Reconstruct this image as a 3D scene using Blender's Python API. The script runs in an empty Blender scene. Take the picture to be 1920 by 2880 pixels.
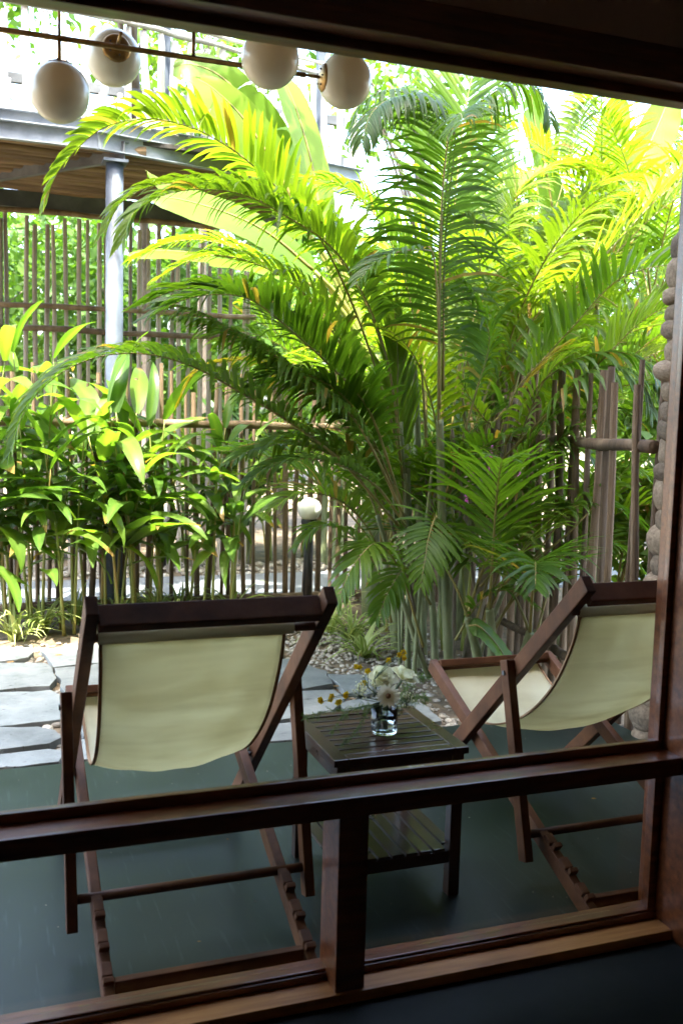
import bpy, bmesh, math, random
import numpy as np
from mathutils import Matrix, Vector
R = math.radians
rnd = random.Random(11)

# ------------------------------------------------------------------ camera, sky, sun, exposure
sc = bpy.context.scene
C = sc.collection
CAM_Z = 1.5
FPX = 2740.0                      # focal length in pixels of the 1920 x 2880 photograph
YAW, PITCH, ROLL = R(20.3), R(-6.08), R(1.5)
_f = np.array([math.sin(YAW)*math.cos(PITCH), math.cos(YAW)*math.cos(PITCH), math.sin(PITCH)])
_r0 = np.array([math.cos(YAW), -math.sin(YAW), 0.0]); _u0 = np.cross(_r0, _f)
_r = _r0*math.cos(ROLL) + _u0*math.sin(ROLL); _u = -_r0*math.sin(ROLL) + _u0*math.cos(ROLL)
cam = bpy.data.cameras.new('camera'); camo = bpy.data.objects.new('camera', cam); C.objects.link(camo)
camo.matrix_world = Matrix(((_r[0], _u[0], -_f[0], 0), (_r[1], _u[1], -_f[1], 0), (_r[2], _u[2], -_f[2], CAM_Z), (0, 0, 0, 1)))
cam.sensor_fit = 'VERTICAL'; cam.sensor_height = 36.0; cam.lens = FPX/2880*36.0
cam.clip_start = 0.05; cam.clip_end = 800
cam.dof.use_dof = True; cam.dof.focus_distance = 4.4; cam.dof.aperture_fstop = 4.0
sc.camera = camo

SUN_EL, SUN_AZ = R(70.0), R(210.0)      # azimuth clockwise from +Y: behind the camera, a little to its left
sd = Vector((math.sin(SUN_AZ)*math.cos(SUN_EL), math.cos(SUN_AZ)*math.cos(SUN_EL), math.sin(SUN_EL)))
w = bpy.data.worlds.new('World'); sc.world = w; w.use_nodes = True
nt = w.node_tree; bg = nt.nodes['Background']
sky = nt.nodes.new('ShaderNodeTexSky'); sky.sky_type = 'NISHITA'; sky.sun_disc = False
sky.sun_elevation = SUN_EL; sky.sun_rotation = SUN_AZ; sky.air_density = 1.0; sky.dust_density = 4.0; sky.ozone_density = 0.4
nt.links.new(sky.outputs[0], bg.inputs[0]); bg.inputs[1].default_value = 0.15
sl = bpy.data.lights.new('sun', 'SUN'); sl.energy = 2.0; sl.angle = R(0.53); sl.color = (1.0, 0.95, 0.86)
so = bpy.data.objects.new('sun', sl); C.objects.link(so); so.rotation_euler = sd.to_track_quat('Z', 'Y').to_euler(); so.location = (0, -4, 12)
vs = sc.view_settings; vs.view_transform = 'Standard'; vs.look = 'None'; vs.exposure = 4.1; vs.gamma = 1.0; vs.use_curve_mapping = False
sc.cycles.use_denoising = True; sc.cycles.max_bounces = 9; sc.cycles.diffuse_bounces = 5; sc.cycles.glossy_bounces = 3
sc.cycles.transmission_bounces = 6; sc.cycles.transparent_max_bounces = 10
sc.cycles.caustics_reflective = False; sc.cycles.caustics_refractive = False; sc.cycles.sample_clamp_indirect = 6.0

def P(x, y, Y):
    """photo pixel -> point where its ray meets the plane at distance Y from the camera"""
    d = _f + (x-960)/FPX*_r - (y-1440)/FPX*_u
    p = d*(Y/d[1]); return np.array([p[0], p[1], p[2]+CAM_Z])
def G(x, y, z=0.0):
    d = _f + (x-960)/FPX*_r - (y-1440)/FPX*_u
    p = d*((z-CAM_Z)/d[2]); return np.array([p[0], p[1], z])

# ------------------------------------------------------------------ materials
def new_mat(name):
    m = bpy.data.materials.new(name); m.use_nodes = True
    return m, m.node_tree, m.node_tree.nodes['Principled BSDF']
def N(nt, t, **kw):
    n = nt.nodes.new(t)
    for k, v in kw.items(): setattr(n, k, v)
    return n
def ramp(nt, stops):
    n = nt.nodes.new('ShaderNodeValToRGB'); e = n.color_ramp.elements
    while len(e) < len(stops): e.new(0.5)
    for el, (p, c) in zip(e, stops): el.position = p; el.color = (*c, 1)
    return n
def noisy(name, cols, scale=6, rough=0.6, rough2=None, bump=0.0, bscale=40, stretch=(1, 1, 1), detail=6, spec=0.5, obj_rand=0.0, coat=0.0):
    m, nt, b = new_mat(name)
    tc = N(nt, 'ShaderNodeTexCoord'); mp = N(nt, 'ShaderNodeMapping'); mp.inputs['Scale'].default_value = stretch
    nt.links.new(tc.outputs['Object'], mp.inputs['Vector'])
    vec = mp.outputs['Vector']
    oi = N(nt, 'ShaderNodeObjectInfo')
    ad = N(nt, 'ShaderNodeVectorMath', operation='ADD'); ml = N(nt, 'ShaderNodeMath', operation='MULTIPLY'); ml.inputs[1].default_value = 37.0
    nt.links.new(oi.outputs['Random'], ml.inputs[0]); nt.links.new(vec, ad.inputs[0]); nt.links.new(ml.outputs[0], ad.inputs[1]); vec = ad.outputs[0]
    nz = N(nt, 'ShaderNodeTexNoise'); nz.inputs['Scale'].default_value = scale; nz.inputs['Detail'].default_value = detail; nz.inputs['Roughness'].default_value = 0.62
    nt.links.new(vec, nz.inputs['Vector'])
    k = len(cols); rp = ramp(nt, [(0.28+0.44*i/(k-1), c) for i, c in enumerate(cols)])
    nt.links.new(nz.outputs[0], rp.inputs[0]); col = rp.outputs[0]
    if obj_rand:
        hv = N(nt, 'ShaderNodeHueSaturation'); mr = N(nt, 'ShaderNodeMapRange'); mr.inputs[3].default_value = 1-obj_rand; mr.inputs[4].default_value = 1+obj_rand
        nt.links.new(oi.outputs['Random'], mr.inputs[0]); nt.links.new(mr.outputs[0], hv.inputs['Value']); nt.links.new(col, hv.inputs['Color']); col = hv.outputs[0]
    nt.links.new(col, b.inputs['Base Color'])
    b.inputs['Specular IOR Level'].default_value = spec; b.inputs['Coat Weight'].default_value = coat; b.inputs['Coat Roughness'].default_value = 0.12
    if rough2 is not None:
        mr = N(nt, 'ShaderNodeMapRange'); mr.inputs[3].default_value = rough; mr.inputs[4].default_value = rough2
        n2 = N(nt, 'ShaderNodeTexNoise'); n2.inputs['Scale'].default_value = scale*2.3; n2.inputs['Detail'].default_value = 5
        nt.links.new(vec, n2.inputs['Vector']); nt.links.new(n2.outputs[0], mr.inputs[0]); nt.links.new(mr.outputs[0], b.inputs['Roughness'])
    else: b.inputs['Roughness'].default_value = rough
    if bump:
        n3 = N(nt, 'ShaderNodeTexNoise'); n3.inputs['Scale'].default_value = bscale; n3.inputs['Detail'].default_value = 6
        bp = N(nt, 'ShaderNodeBump'); bp.inputs['Strength'].default_value = bump; bp.inputs['Distance'].default_value = 0.01
        nt.links.new(vec, n3.inputs['Vector']); nt.links.new(n3.outputs[0], bp.inputs['Height']); nt.links.new(bp.outputs[0], b.inputs['Normal'])
    return m
def leafmat(name, dark, mid, light, trans=0.42, rough=0.38, tcol=None, vein=0.0):
    """leaf: glossy upper skin over a translucent blade; 'tint' mixes natural leaf variation with sun or shade painted per frond"""
    m, nt, b = new_mat(name)
    at = N(nt, 'ShaderNodeAttribute', attribute_name='tint'); oi = N(nt, 'ShaderNodeObjectInfo')
    tc = N(nt, 'ShaderNodeTexCoord'); nz = N(nt, 'ShaderNodeTexNoise'); nz.inputs['Scale'].default_value = 5; nz.inputs['Detail'].default_value = 3
    nt.links.new(tc.outputs['Object'], nz.inputs['Vector'])
    a1 = N(nt, 'ShaderNodeMath', operation='MULTIPLY_ADD'); a1.inputs[1].default_value = 0.5; nt.links.new(at.outputs['Fac'], a1.inputs[0])
    a0 = N(nt, 'ShaderNodeMath', operation='MULTIPLY_ADD'); a0.inputs[1].default_value = 0.3; a0.inputs[2].default_value = 0.0
    nt.links.new(oi.outputs['Random'], a0.inputs[0])
    a2 = N(nt, 'ShaderNodeMath', operation='MULTIPLY_ADD'); a2.inputs[1].default_value = 0.35
    nt.links.new(nz.outputs[0], a2.inputs[0]); nt.links.new(a0.outputs[0], a2.inputs[2]); nt.links.new(a2.outputs[0], a1.inputs[2])
    a3 = N(nt, 'ShaderNodeMath', operation='MULTIPLY'); a3.inputs[1].default_value = 0.7; nt.links.new(a1.outputs[0], a3.inputs[0])
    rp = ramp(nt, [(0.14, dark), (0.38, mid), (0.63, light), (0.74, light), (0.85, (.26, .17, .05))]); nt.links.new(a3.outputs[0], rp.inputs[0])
    nt.links.new(rp.outputs[0], b.inputs['Base Color']); b.inputs['Roughness'].default_value = rough; b.inputs['Specular IOR Level'].default_value = 0.3
    tr = N(nt, 'ShaderNodeBsdfTranslucent'); hv = N(nt, 'ShaderNodeMixRGB', blend_type='MULTIPLY'); hv.inputs[0].default_value = 1
    hv.inputs[2].default_value = (*(tcol or (1.9, 1.75, 0.5)), 1); nt.links.new(rp.outputs[0], hv.inputs[1]); nt.links.new(hv.outputs[0], tr.inputs[0])
    mx = N(nt, 'ShaderNodeMixShader'); mx.inputs[0].default_value = trans
    nt.links.new(b.outputs[0], mx.inputs[1]); nt.links.new(tr.outputs[0], mx.inputs[2])
    nt.links.new(mx.outputs[0], nt.nodes['Material Output'].inputs[0])
    return m
def plain(name, col, rough=0.5, metal=0.0, spec=0.5):
    m, nt, b = new_mat(name); b.inputs['Base Color'].default_value = (*col, 1); b.inputs['Roughness'].default_value = rough
    b.inputs['Metallic'].default_value = metal; b.inputs['Specular IOR Level'].default_value = spec; return m

M = {}
M['win'] = noisy('window_timber', [(.06, .017, .005), (.14, .038, .010), (.22, .066, .018)], 5, .28, .42, .10, 60, (1, 9, 9), coat=.5)
M['sillwood'] = noisy('sill_timber', [(.22, .075, .018), (.42, .17, .045), (.55, .26, .08)], 4, .4, .55, .1, 60, (.7, 9, 9), coat=.1)
M['chair'] = noisy('chair_timber', [(.05, .019, .008), (.105, .040, .016), (.165, .068, .028)], 6, .5, .65, .1, 70, (1, 1, 1), spec=.22)
M['table'] = noisy('table_timber', [(.034, .015, .008), (.05, .022, .012), (.066, .030, .016)], 3, .24, .34, .04, 70, (1, 2, 2), coat=.2, obj_rand=.25)
M['plaster'] = noisy('plaster', [(.30, .22, .18), (.36, .26, .21)], 3, .85, None, .1, 50)
M['darkwall'] = noisy('dark_stained_boards', [(.08, .05, .035), (.12, .075, .05)], 3, .8)
M['paleplaster'] = noisy('pale_plaster', [(.52, .40, .33), (.60, .46, .38)], 3, .85, None, .1, 50)
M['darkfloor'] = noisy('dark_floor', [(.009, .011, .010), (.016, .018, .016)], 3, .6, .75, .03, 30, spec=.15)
M['brass'] = noisy('aged_brass', [(.16, .09, .03), (.38, .25, .09)], 30, .3, .5)
for nn in M['brass'].node_tree.nodes:
    if nn.type == 'BSDF_PRINCIPLED': nn.inputs['Metallic'].default_value = 1
M['globe'] = plain('opal_glass', (.80, .765, .58), .24)
M['lampglobe'] = plain('lamp_opal', (.90, .89, .85), .2)
M['blacksteel'] = plain('black_lamp_post', (.012, .012, .013), .4)
M['steel'] = noisy('blue_grey_steel', [(.04, .048, .062), (.07, .088, .12), (.105, .125, .155)], 6, .45, .7, .12, 40, detail=9)
M['sunlitsteel'] = noisy('steel_sunlit_tone', [(.14, .16, .19), (.24, .265, .30), (.32, .34, .36)], 5, .45, .7, .1, 40, detail=9)  # same steel as the post, lightened to paint sunlight onto the deck channels
M['darksteel'] = noisy('dark_steel', [(.03, .032, .036), (.07, .075, .08), (.14, .145, .15)], 4, .5, .7)
M['stick'] = noisy('weathered_stick', [(.05, .030, .016), (.14, .09, .050), (.25, .18, .115)], 9, .85, None, .5, 60, (1, 1, .25), obj_rand=.35)
M['sunlitpole'] = noisy('stick_sunlit_tone', [(.15, .12, .092), (.31, .26, .21), (.47, .42, .36)], 9, .85, None, .5, 60, (1, 1, .25), obj_rand=.3)  # paler copy of the stick wood, with sunlight put into the colour
M['log'] = noisy('split_log', [(.06, .035, .018), (.15, .09, .045), (.24, .155, .085)], 7, .85, None, .5, 50, (.2, 1, 1), obj_rand=.3)
M['palestick'] = noisy('bleached_paling', [(.30, .27, .25), (.46, .43, .40), (.58, .55, .52)], 7, .8, None, .3, 50, (1, 1, .25), obj_rand=.2)
M['stone'] = noisy('river_stone', [(.075, .052, .033), (.15, .11, .072), (.225, .17, .115)], 5, .85, None, .5, 38, obj_rand=.5)
M['mortar'] = noisy('dark_mortar', [(.03, .028, .025), (.07, .06, .05)], 14, .95, None, .6, 40)
M['slate'] = noisy('slate', [(.11, .12, .115), (.185, .198, .19), (.245, .252, .24)], 5, .75, .9, .5, 22, obj_rand=.15, detail=9)
M['pebble'] = noisy('pebble', [(.14, .12, .09), (.30, .26, .20), (.45, .42, .36)], 3, .6, None, .1, 20, obj_rand=.5)
M['pebblemix'] = noisy('pebble_mass', [(.10, .085, .065), (.27, .23, .18), (.48, .45, .40)], 14, .65, None, .1, 20, detail=2)
M['soil'] = noisy('leaf_litter_soil', [(.045, .032, .02), (.13, .095, .06), (.24, .17, .10)], 9, .95, None, .8, 40)
M['road'] = noisy('concrete_walk', [(.12, .13, .14), (.17, .18, .19)], 2, .85, None, .1, 50)
M['palmleaf'] = leafmat('palm_leaf', (.040, .088, .010), (.078, .150, .014), (.155, .220, .018), .52, .40, (1.75, 1.78, .5))
M['palmyellow'] = leafmat('ageing_palm_leaf', (.17, .17, .012), (.30, .25, .015), (.42, .33, .03), tcol=(1.4, 1.3, .5))
M['banana'] = leafmat('banana_leaf', (.060, .125, .015), (.105, .19, .02), (.17, .26, .03), .45, .32, (1.8, 1.65, .45))
M['ginger'] = leafmat('ginger_leaf', (.044, .098, .018), (.082, .155, .024), (.14, .215, .035), .5, .36, (1.75, 1.85, .55))
M['tree'] = leafmat('tree_leaf', (.036, .085, .014), (.07, .14, .018), (.13, .21, .028), .42, .45, (1.65, 1.8, .55))
M['treedark'] = leafmat('dense_leaf', (.018, .055, .014), (.035, .085, .018), (.06, .12, .024), .3, .45)
M['strap'] = leafmat('variegated_strap_leaf', (.12, .19, .04), (.26, .33, .09), (.48, .50, .24), .35, .4, (1.4, 1.4, .7))
M['cane'] = noisy('palm_cane', [(.09, .12, .05), (.17, .19, .085), (.25, .25, .14)], 5, .55, None, .15, 30, (1, 1, .5))
M['oldcane'] = noisy('brown_palm_cane', [(.07, .055, .035), (.14, .11, .07), (.21, .18, .12)], 6, .75, None, .3, 30, (1, 1, .6))
M['petiole'] = noisy('petiole', [(.09, .095, .02), (.19, .16, .035), (.28, .19, .05)], 6, .5)
M['gstem'] = noisy('ginger_cane', [(.10, .15, .03), (.22, .24, .05), (.36, .21, .07)], 3, .5, None, 0, 10, (1, 1, .6), obj_rand=.25)
M['bark'] = noisy('bark', [(.06, .045, .035), (.15, .12, .095), (.26, .22, .19)], 8, .9, None, .6, 40, (1, 1, .3))
M['pink'] = leafmat('bougainvillea', (.35, .05, .28), (.5, .10, .42), (.65, .22, .55), .4, .5, (1.2, 1.0, 1.2))
M['petalwhite'] = leafmat('white_petal', (.66, .66, .46), (.78, .77, .58), (.84, .83, .68), .5, .5, (1.15, 1.15, 1.0))
M['gerbera'] = leafmat('gerbera_petal', (.74, .70, .56), (.80, .76, .64), (.84, .80, .70), .5, .5, (1.15, 1.1, 1.0))
M['gcentre'] = noisy('gerbera_centre', [(.10, .05, .02), (.36, .20, .10)], 90, .8)
M['yellow'] = leafmat('yellow_petal', (.55, .36, .01), (.68, .48, .015), (.75, .58, .04), .25, .5, (1.1, 1.0, .5))
M['fern'] = leafmat('asparagus_fern', (.05, .10, .02), (.085, .16, .03), (.14, .22, .045), .3, .5)
M['sprig'] = plain('green_stem', (.06, .10, .03), .6)
M['dry'] = noisy('dry_leaf', [(.16, .08, .02), (.36, .20, .05)], 8, .8, obj_rand=.4)
M['edge'] = plain('canvas_hem', (.34, .20, .10), .8)
M['floorpaint'] = None

def make_special():
    # porch floor: worn polished cement, green grey with scuffs
    m, nt, b = new_mat('polished_cement')
    tc = N(nt, 'ShaderNodeTexCoord'); n1 = N(nt, 'ShaderNodeTexNoise'); n1.inputs['Scale'].default_value = 1.7; n1.inputs['Detail'].default_value = 8; n1.inputs['Roughness'].default_value = .65
    nt.links.new(tc.outputs['Object'], n1.inputs['Vector'])
    rp = ramp(nt, [(.3, (.005, .008, .007)), (.47, (.011, .018, .0145)), (.62, (.017, .027, .022)), (.8, (.040, .056, .048))]); nt.links.new(n1.outputs[0], rp.inputs[0])
    mp = N(nt, 'ShaderNodeMapping'); mp.inputs['Scale'].default_value = (34, 3, 1); mp.inputs['Rotation'].default_value = (0, 0, .6); nt.links.new(tc.outputs['Object'], mp.inputs[0])
    n2 = N(nt, 'ShaderNodeTexNoise'); n2.inputs['Scale'].default_value = 1.6; n2.inputs['Detail'].default_value = 9; nt.links.new(mp.outputs[0], n2.inputs['Vector'])
    r2 = ramp(nt, [(.60, (0, 0, 0)), (.80, (.5, .5, .5))]); nt.links.new(n2.outputs[0], r2.inputs[0])
    mx = N(nt, 'ShaderNodeMixRGB'); mx.inputs[2].default_value = (.08, .11, .10, 1); nt.links.new(r2.outputs[0], mx.inputs[0]); nt.links.new(rp.outputs[0], mx.inputs[1])
    nt.links.new(mx.outputs[0], b.inputs['Base Color'])
    mr = N(nt, 'ShaderNodeMapRange'); mr.inputs[3].default_value = .30; mr.inputs[4].default_value = .55; nt.links.new(n1.outputs[0], mr.inputs[0]); nt.links.new(mr.outputs[0], b.inputs['Roughness'])
    b.inputs['Specular IOR Level'].default_value = .4
    M['cement'] = m
    # canvas: woven cloth that lets some light through
    m, nt, b = new_mat('cream_canvas')
    tc = N(nt, 'ShaderNodeTexCoord'); wv = N(nt, 'ShaderNodeTexWave'); wv.inputs['Scale'].default_value = 180; wv.inputs['Distortion'].default_value = .6
    nt.links.new(tc.outputs['Object'], wv.inputs['Vector'])
    n1 = N(nt, 'ShaderNodeTexNoise'); n1.inputs['Scale'].default_value = 5; n1.inputs['Detail'].default_value = 6; nt.links.new(tc.outputs['Object'], n1.inputs['Vector'])
    rp = ramp(nt, [(.3, (.76, .72, .51)), (.5, (.82, .785, .585)), (.75, (.84, .81, .62))]); nt.links.new(n1.outputs[0], rp.inputs[0]); nt.links.new(rp.outputs[0], b.inputs['Base Color'])
    b.inputs['Roughness'].default_value = .9; b.inputs['Specular IOR Level'].default_value = .15
    n5 = N(nt, 'ShaderNodeTexNoise'); n5.inputs['Scale'].default_value = 2.2; n5.inputs['Detail'].default_value = 8; n5.inputs['Distortion'].default_value = 1.2; nt.links.new(tc.outputs['Object'], n5.inputs['Vector'])
    r5 = ramp(nt, [(.36, (.90, .88, .83)), (.50, (1, 1, 1))]); nt.links.new(n5.outputs[0], r5.inputs[0])
    mp5 = N(nt, 'ShaderNodeMapping'); mp5.inputs['Scale'].default_value = (.6, 1, 7); nt.links.new(tc.outputs['Object'], mp5.inputs[0]); n6 = N(nt, 'ShaderNodeTexNoise'); n6.inputs['Scale'].default_value = 3.2; n6.inputs['Detail'].default_value = 3; nt.links.new(mp5.outputs[0], n6.inputs['Vector'])
    r6 = ramp(nt, [(.30, (.90, .89, .86)), (.5, (1, 1, 1)), (.72, (.95, .945, .93))]); nt.links.new(n6.outputs[0], r6.inputs[0])
    m5 = N(nt, 'ShaderNodeMixRGB', blend_type='MULTIPLY'); m5.inputs[0].default_value = 1; nt.links.new(rp.outputs[0], m5.inputs[1]); nt.links.new(r5.outputs[0], m5.inputs[2])
    m6 = N(nt, 'ShaderNodeMixRGB', blend_type='MULTIPLY'); m6.inputs[0].default_value = 1; nt.links.new(m5.outputs[0], m6.inputs[1]); nt.links.new(r6.outputs[0], m6.inputs[2]); nt.links.new(m6.outputs[0], b.inputs['Base Color'])
    bp = N(nt, 'ShaderNodeBump'); bp.inputs['Strength'].default_value = .2; bp.inputs['Distance'].default_value = .002; nt.links.new(wv.outputs[0], bp.inputs['Height']); nt.links.new(bp.outputs[0], b.inputs['Normal'])
    tr = N(nt, 'ShaderNodeBsdfTranslucent'); m7 = N(nt, 'ShaderNodeMixRGB', blend_type='MULTIPLY'); m7.inputs[0].default_value = 1; m7.inputs[2].default_value = (1.15, 1.13, 1.08, 1); nt.links.new(m6.outputs[0], m7.inputs[1]); nt.links.new(m7.outputs[0], tr.inputs[0]); ms = N(nt, 'ShaderNodeMixShader'); ms.inputs[0].default_value = .5
    nt.links.new(b.outputs[0], ms.inputs[1]); nt.links.new(tr.outputs[0], ms.inputs[2]); nt.links.new(ms.outputs[0], nt.nodes['Material Output'].inputs[0])
    M['canvas'] = m
    m = M['slate']; nt = m.node_tree; b = nt.nodes['Principled BSDF']; src = b.inputs['Base Color'].links[0].from_socket
    tc = N(nt, 'ShaderNodeTexCoord'); mp = N(nt, 'ShaderNodeMapping'); mp.inputs['Scale'].default_value = (9, 26, 1); mp.inputs['Rotation'].default_value = (0, 0, .25); nt.links.new(tc.outputs['Object'], mp.inputs[0])
    pn = N(nt, 'ShaderNodeTexNoise'); pn.inputs['Scale'].default_value = 1.8; pn.inputs['Detail'].default_value = 4; nt.links.new(mp.outputs[0], pn.inputs['Vector']); pr = ramp(nt, [(.66, (1, 1, 1)), (.70, (.22, .20, .17))]); nt.links.new(pn.outputs[0], pr.inputs[0])
    mm = N(nt, 'ShaderNodeMixRGB', blend_type='MULTIPLY'); mm.inputs[0].default_value = 1; nt.links.new(src, mm.inputs[1]); nt.links.new(pr.outputs[0], mm.inputs[2]); nt.links.new(mm.outputs[0], b.inputs['Base Color'])
    # window glass: clear sheet with Fresnel reflection
    m, nt, b = new_mat('window_glass')
    tp = N(nt, 'ShaderNodeBsdfTransparent'); tp.inputs[0].default_value = (.97, .985, .975, 1); gl = N(nt, 'ShaderNodeBsdfGlossy'); gl.inputs['Roughness'].default_value = .01
    fr = N(nt, 'ShaderNodeFresnel'); geo = N(nt, 'ShaderNodeNewGeometry'); io = N(nt, 'ShaderNodeMapRange'); io.inputs[3].default_value = 1.45; io.inputs[4].default_value = 1/1.45; nt.links.new(geo.outputs['Backfacing'], io.inputs[0]); nt.links.new(io.outputs[0], fr.inputs[0]); ms = N(nt, 'ShaderNodeMixShader')
    nt.links.new(fr.outputs[0], ms.inputs[0]); nt.links.new(tp.outputs[0], ms.inputs[1]); nt.links.new(gl.outputs[0], ms.inputs[2]); nt.links.new(ms.outputs[0], nt.nodes['Material Output'].inputs[0])
    M['pane'] = m
    m, nt, b = new_mat('vase_glass'); b.inputs['Base Color'].default_value = (.95, .98, .96, 1); b.inputs['Roughness'].default_value = .02
    b.inputs['Transmission Weight'].default_value = 1; b.inputs['IOR'].default_value = 1.45; M['vase'] = m
make_special()

# ------------------------------------------------------------------ mesh helpers
def tag(o, label=None, cat=None, group=None, kind=None):
    if label: o['label'] = label
    if cat: o['category'] = cat
    if group: o['group'] = group
    if kind: o['kind'] = kind
    return o
def empty(name, loc=(0, 0, 0), label=None, cat=None, group=None):
    o = bpy.data.objects.new(name, None); C.objects.link(o); o.location = loc; o.empty_display_size = .05
    return tag(o, label, cat, group)
def link(name, me, mat=None, parent=None):
    if mat is not None and not me.materials: me.materials.append(mat if not isinstance(mat, str) else M[mat])
    o = bpy.data.objects.new(name, me); C.objects.link(o)
    if parent is not None:
        o.parent = parent; o.matrix_parent_inverse = world_of(parent).inverted()
    return o
def world_of(o):
    m = o.matrix_basis.copy()
    if o.parent: m = world_of(o.parent) @ o.matrix_parent_inverse @ m
    return m
def mesh(name, V, F, smooth=False, tint=None):
    me = bpy.data.meshes.new(name)
    me.from_pydata([tuple(map(float, v)) for v in V], [], F)
    if smooth: me.polygons.foreach_set('use_smooth', [True]*len(me.polygons))
    if tint is not None:
        a = me.attributes.new('tint', 'FLOAT', 'POINT'); a.data.foreach_set('value', np.asarray(tint, dtype=np.float32))
    me.update(); return me
class MB:
    def __init__(s): s.V = []; s.F = []; s.T = []
    def add(s, V, F, t=None):
        o = len(s.V); s.V += [tuple(v) for v in V]; s.F += [tuple(i+o for i in f) for f in F]
        s.T += ([rnd.random() if t is None else t]*len(V)); return s
    def box(s, lo, hi, bev=0.0):
        V, F = boxvf(lo, hi, bev); return s.add(V, F)
    def tube(s, pts, rad, n=8, caps=True):
        V, F = tubevf(pts, rad, n, caps); return s.add(V, F)
    def build(s, name, mat, parent=None, smooth=False, tint=False):
        return link(name, mesh(name, s.V, s.F, smooth, s.T if tint else None), mat, parent)
def boxvf(lo, hi, bev=0.0):
    lo = np.array(lo, float); hi = np.array(hi, float)
    bm = bmesh.new(); bmesh.ops.create_cube(bm, size=1.0)
    for v in bm.verts: v.co = Vector((lo+hi)/2 + np.array(v.co)*(hi-lo))
    if bev: bmesh.ops.bevel(bm, geom=list(bm.edges), offset=bev, segments=2, profile=.6, affect='EDGES')
    bm.verts.index_update(); V = [tuple(v.co) for v in bm.verts]; F = [tuple(v.index for v in f.verts) for f in bm.faces]; bm.free(); return V, F
def tubevf(pts, rad, n=8, caps=True):
    pts = np.array(pts, float); k = len(pts); rad = np.broadcast_to(np.asarray(rad, float), (k,))
    T = np.gradient(pts, axis=0); T /= np.linalg.norm(T, axis=1)[:, None]+1e-12
    a = np.array([0, 0, 1.0]) if abs(T[0][2]) < .9 else np.array([1.0, 0, 0])
    u = np.cross(T[0], a); u /= np.linalg.norm(u); V = []; F = []
    for i in range(k):
        u = u - T[i]*np.dot(u, T[i]); u /= np.linalg.norm(u); v = np.cross(T[i], u)
        for j in range(n):
            t = 2*math.pi*j/n; V.append(pts[i]+rad[i]*(math.cos(t)*u+math.sin(t)*v))
    for i in range(k-1):
        for j in range(n):
            b = (j+1) % n; F.append((i*n+j, i*n+b, (i+1)*n+b, (i+1)*n+j))
    if caps: F.append(tuple(range(n-1, -1, -1))); F.append(tuple((k-1)*n+j for j in range(n)))
    return V, F
def beamvf(p, q, wx, d, side=(1, 0, 0), bev=.003):
    """rectangular bar from p to q; wx = thickness along 'side', d = depth across"""
    p = np.array(p, float); q = np.array(q, float); L = np.linalg.norm(q-p); t = (q-p)/L; s = np.array(side, float); s -= t*np.dot(s, t); s /= np.linalg.norm(s); n = np.cross(t, s)
    V, F = boxvf((-wx/2, -d/2, 0), (wx/2, d/2, L), bev)
    return [p + v[0]*s + v[1]*n + v[2]*t for v in V], F
def lathevf(prof, n=24, c=(0, 0, 0)):
    V = []; F = []; k = len(prof)
    for (r, z) in prof:
        for j in range(n): t = 2*math.pi*j/n; V.append((c[0]+r*math.cos(t), c[1]+r*math.sin(t), c[2]+z))
    for i in range(k-1):
        for j in range(n): b = (j+1) % n; F.append((i*n+j, i*n+b, (i+1)*n+b, (i+1)*n+j))
    F.append(tuple(range(n-1, -1, -1))); F.append(tuple((k-1)*n+j for j in range(n))); return V, F
def spherevf(c, r, nu=28, nv=18, sq=(1, 1, 1)):
    prof = [(max(1e-4, math.sin(math.pi*i/nv))*r, -math.cos(math.pi*i/nv)*r) for i in range(nv+1)]
    V, F = lathevf(prof, nu); return [(c[0]+v[0]*sq[0], c[1]+v[1]*sq[1], c[2]+v[2]*sq[2]) for v in V], F
def unit(v): v = np.asarray(v, float); return v/(np.linalg.norm(v)+1e-12)
def spline(pts, n):
    pts = np.array(pts, float); k = len(pts)
    if k == 2: return np.array([pts[0]+(pts[1]-pts[0])*t for t in np.linspace(0, 1, n)])
    ext = np.vstack([2*pts[0]-pts[1], pts, 2*pts[-1]-pts[-2]]); out = []
    for t in np.linspace(0, k-1, n*4):
        i = min(int(t), k-2); s = t-i; a, b, c, d = ext[i:i+4]
        out.append(.5*((2*b)+(-a+c)*s+(2*a-5*b+4*c-d)*s*s+(-a+3*b-3*c+d)*s**3))
    out = np.array(out); L = np.concatenate([[0], np.cumsum(np.linalg.norm(np.diff(out, axis=0), axis=1))])
    return np.array([[np.interp(x, L, out[:, j]) for j in range(3)] for x in np.linspace(0, L[-1], n)])

# ------------------------------------------------------------------ ground and paths
def slab(name, poly, z0, z1, mat, parent=None, bev=0.0):
    n = len(poly); V = [(x, y, z0) for x, y in poly]+[(x, y, z1) for x, y in poly]
    F = [tuple(range(n-1, -1, -1)), tuple(range(n, 2*n))]+[(i, (i+1) % n, n+(i+1) % n, n+i) for i in range(n)]
    me = mesh(name, V, F)
    if bev:
        bm = bmesh.new(); bm.from_mesh(me); bmesh.ops.bevel(bm, geom=[e for e in bm.edges if all(v.co.z > (z0+z1)/2 for v in e.verts)], offset=bev, segments=2, profile=.6, affect='EDGES'); bm.to_mesh(me); bm.free()
    return link(name, me, mat, parent)
ground = slab('ground', [(-150, -150), (150, -150), (150, 300), (-150, 300)], -.31, -.055, 'soil'); tag(ground, 'brown garden soil strewn with leaf litter', 'ground', kind='structure')
porch = slab('porch_floor', [(-3.5, 2.30), (2.9, 2.30), (2.9, 4.07), (-3.5, 4.07)], -.30, 0.0, 'cement', bev=.006); tag(porch, 'scuffed green grey polished cement porch floor', 'floor', kind='structure')
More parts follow.
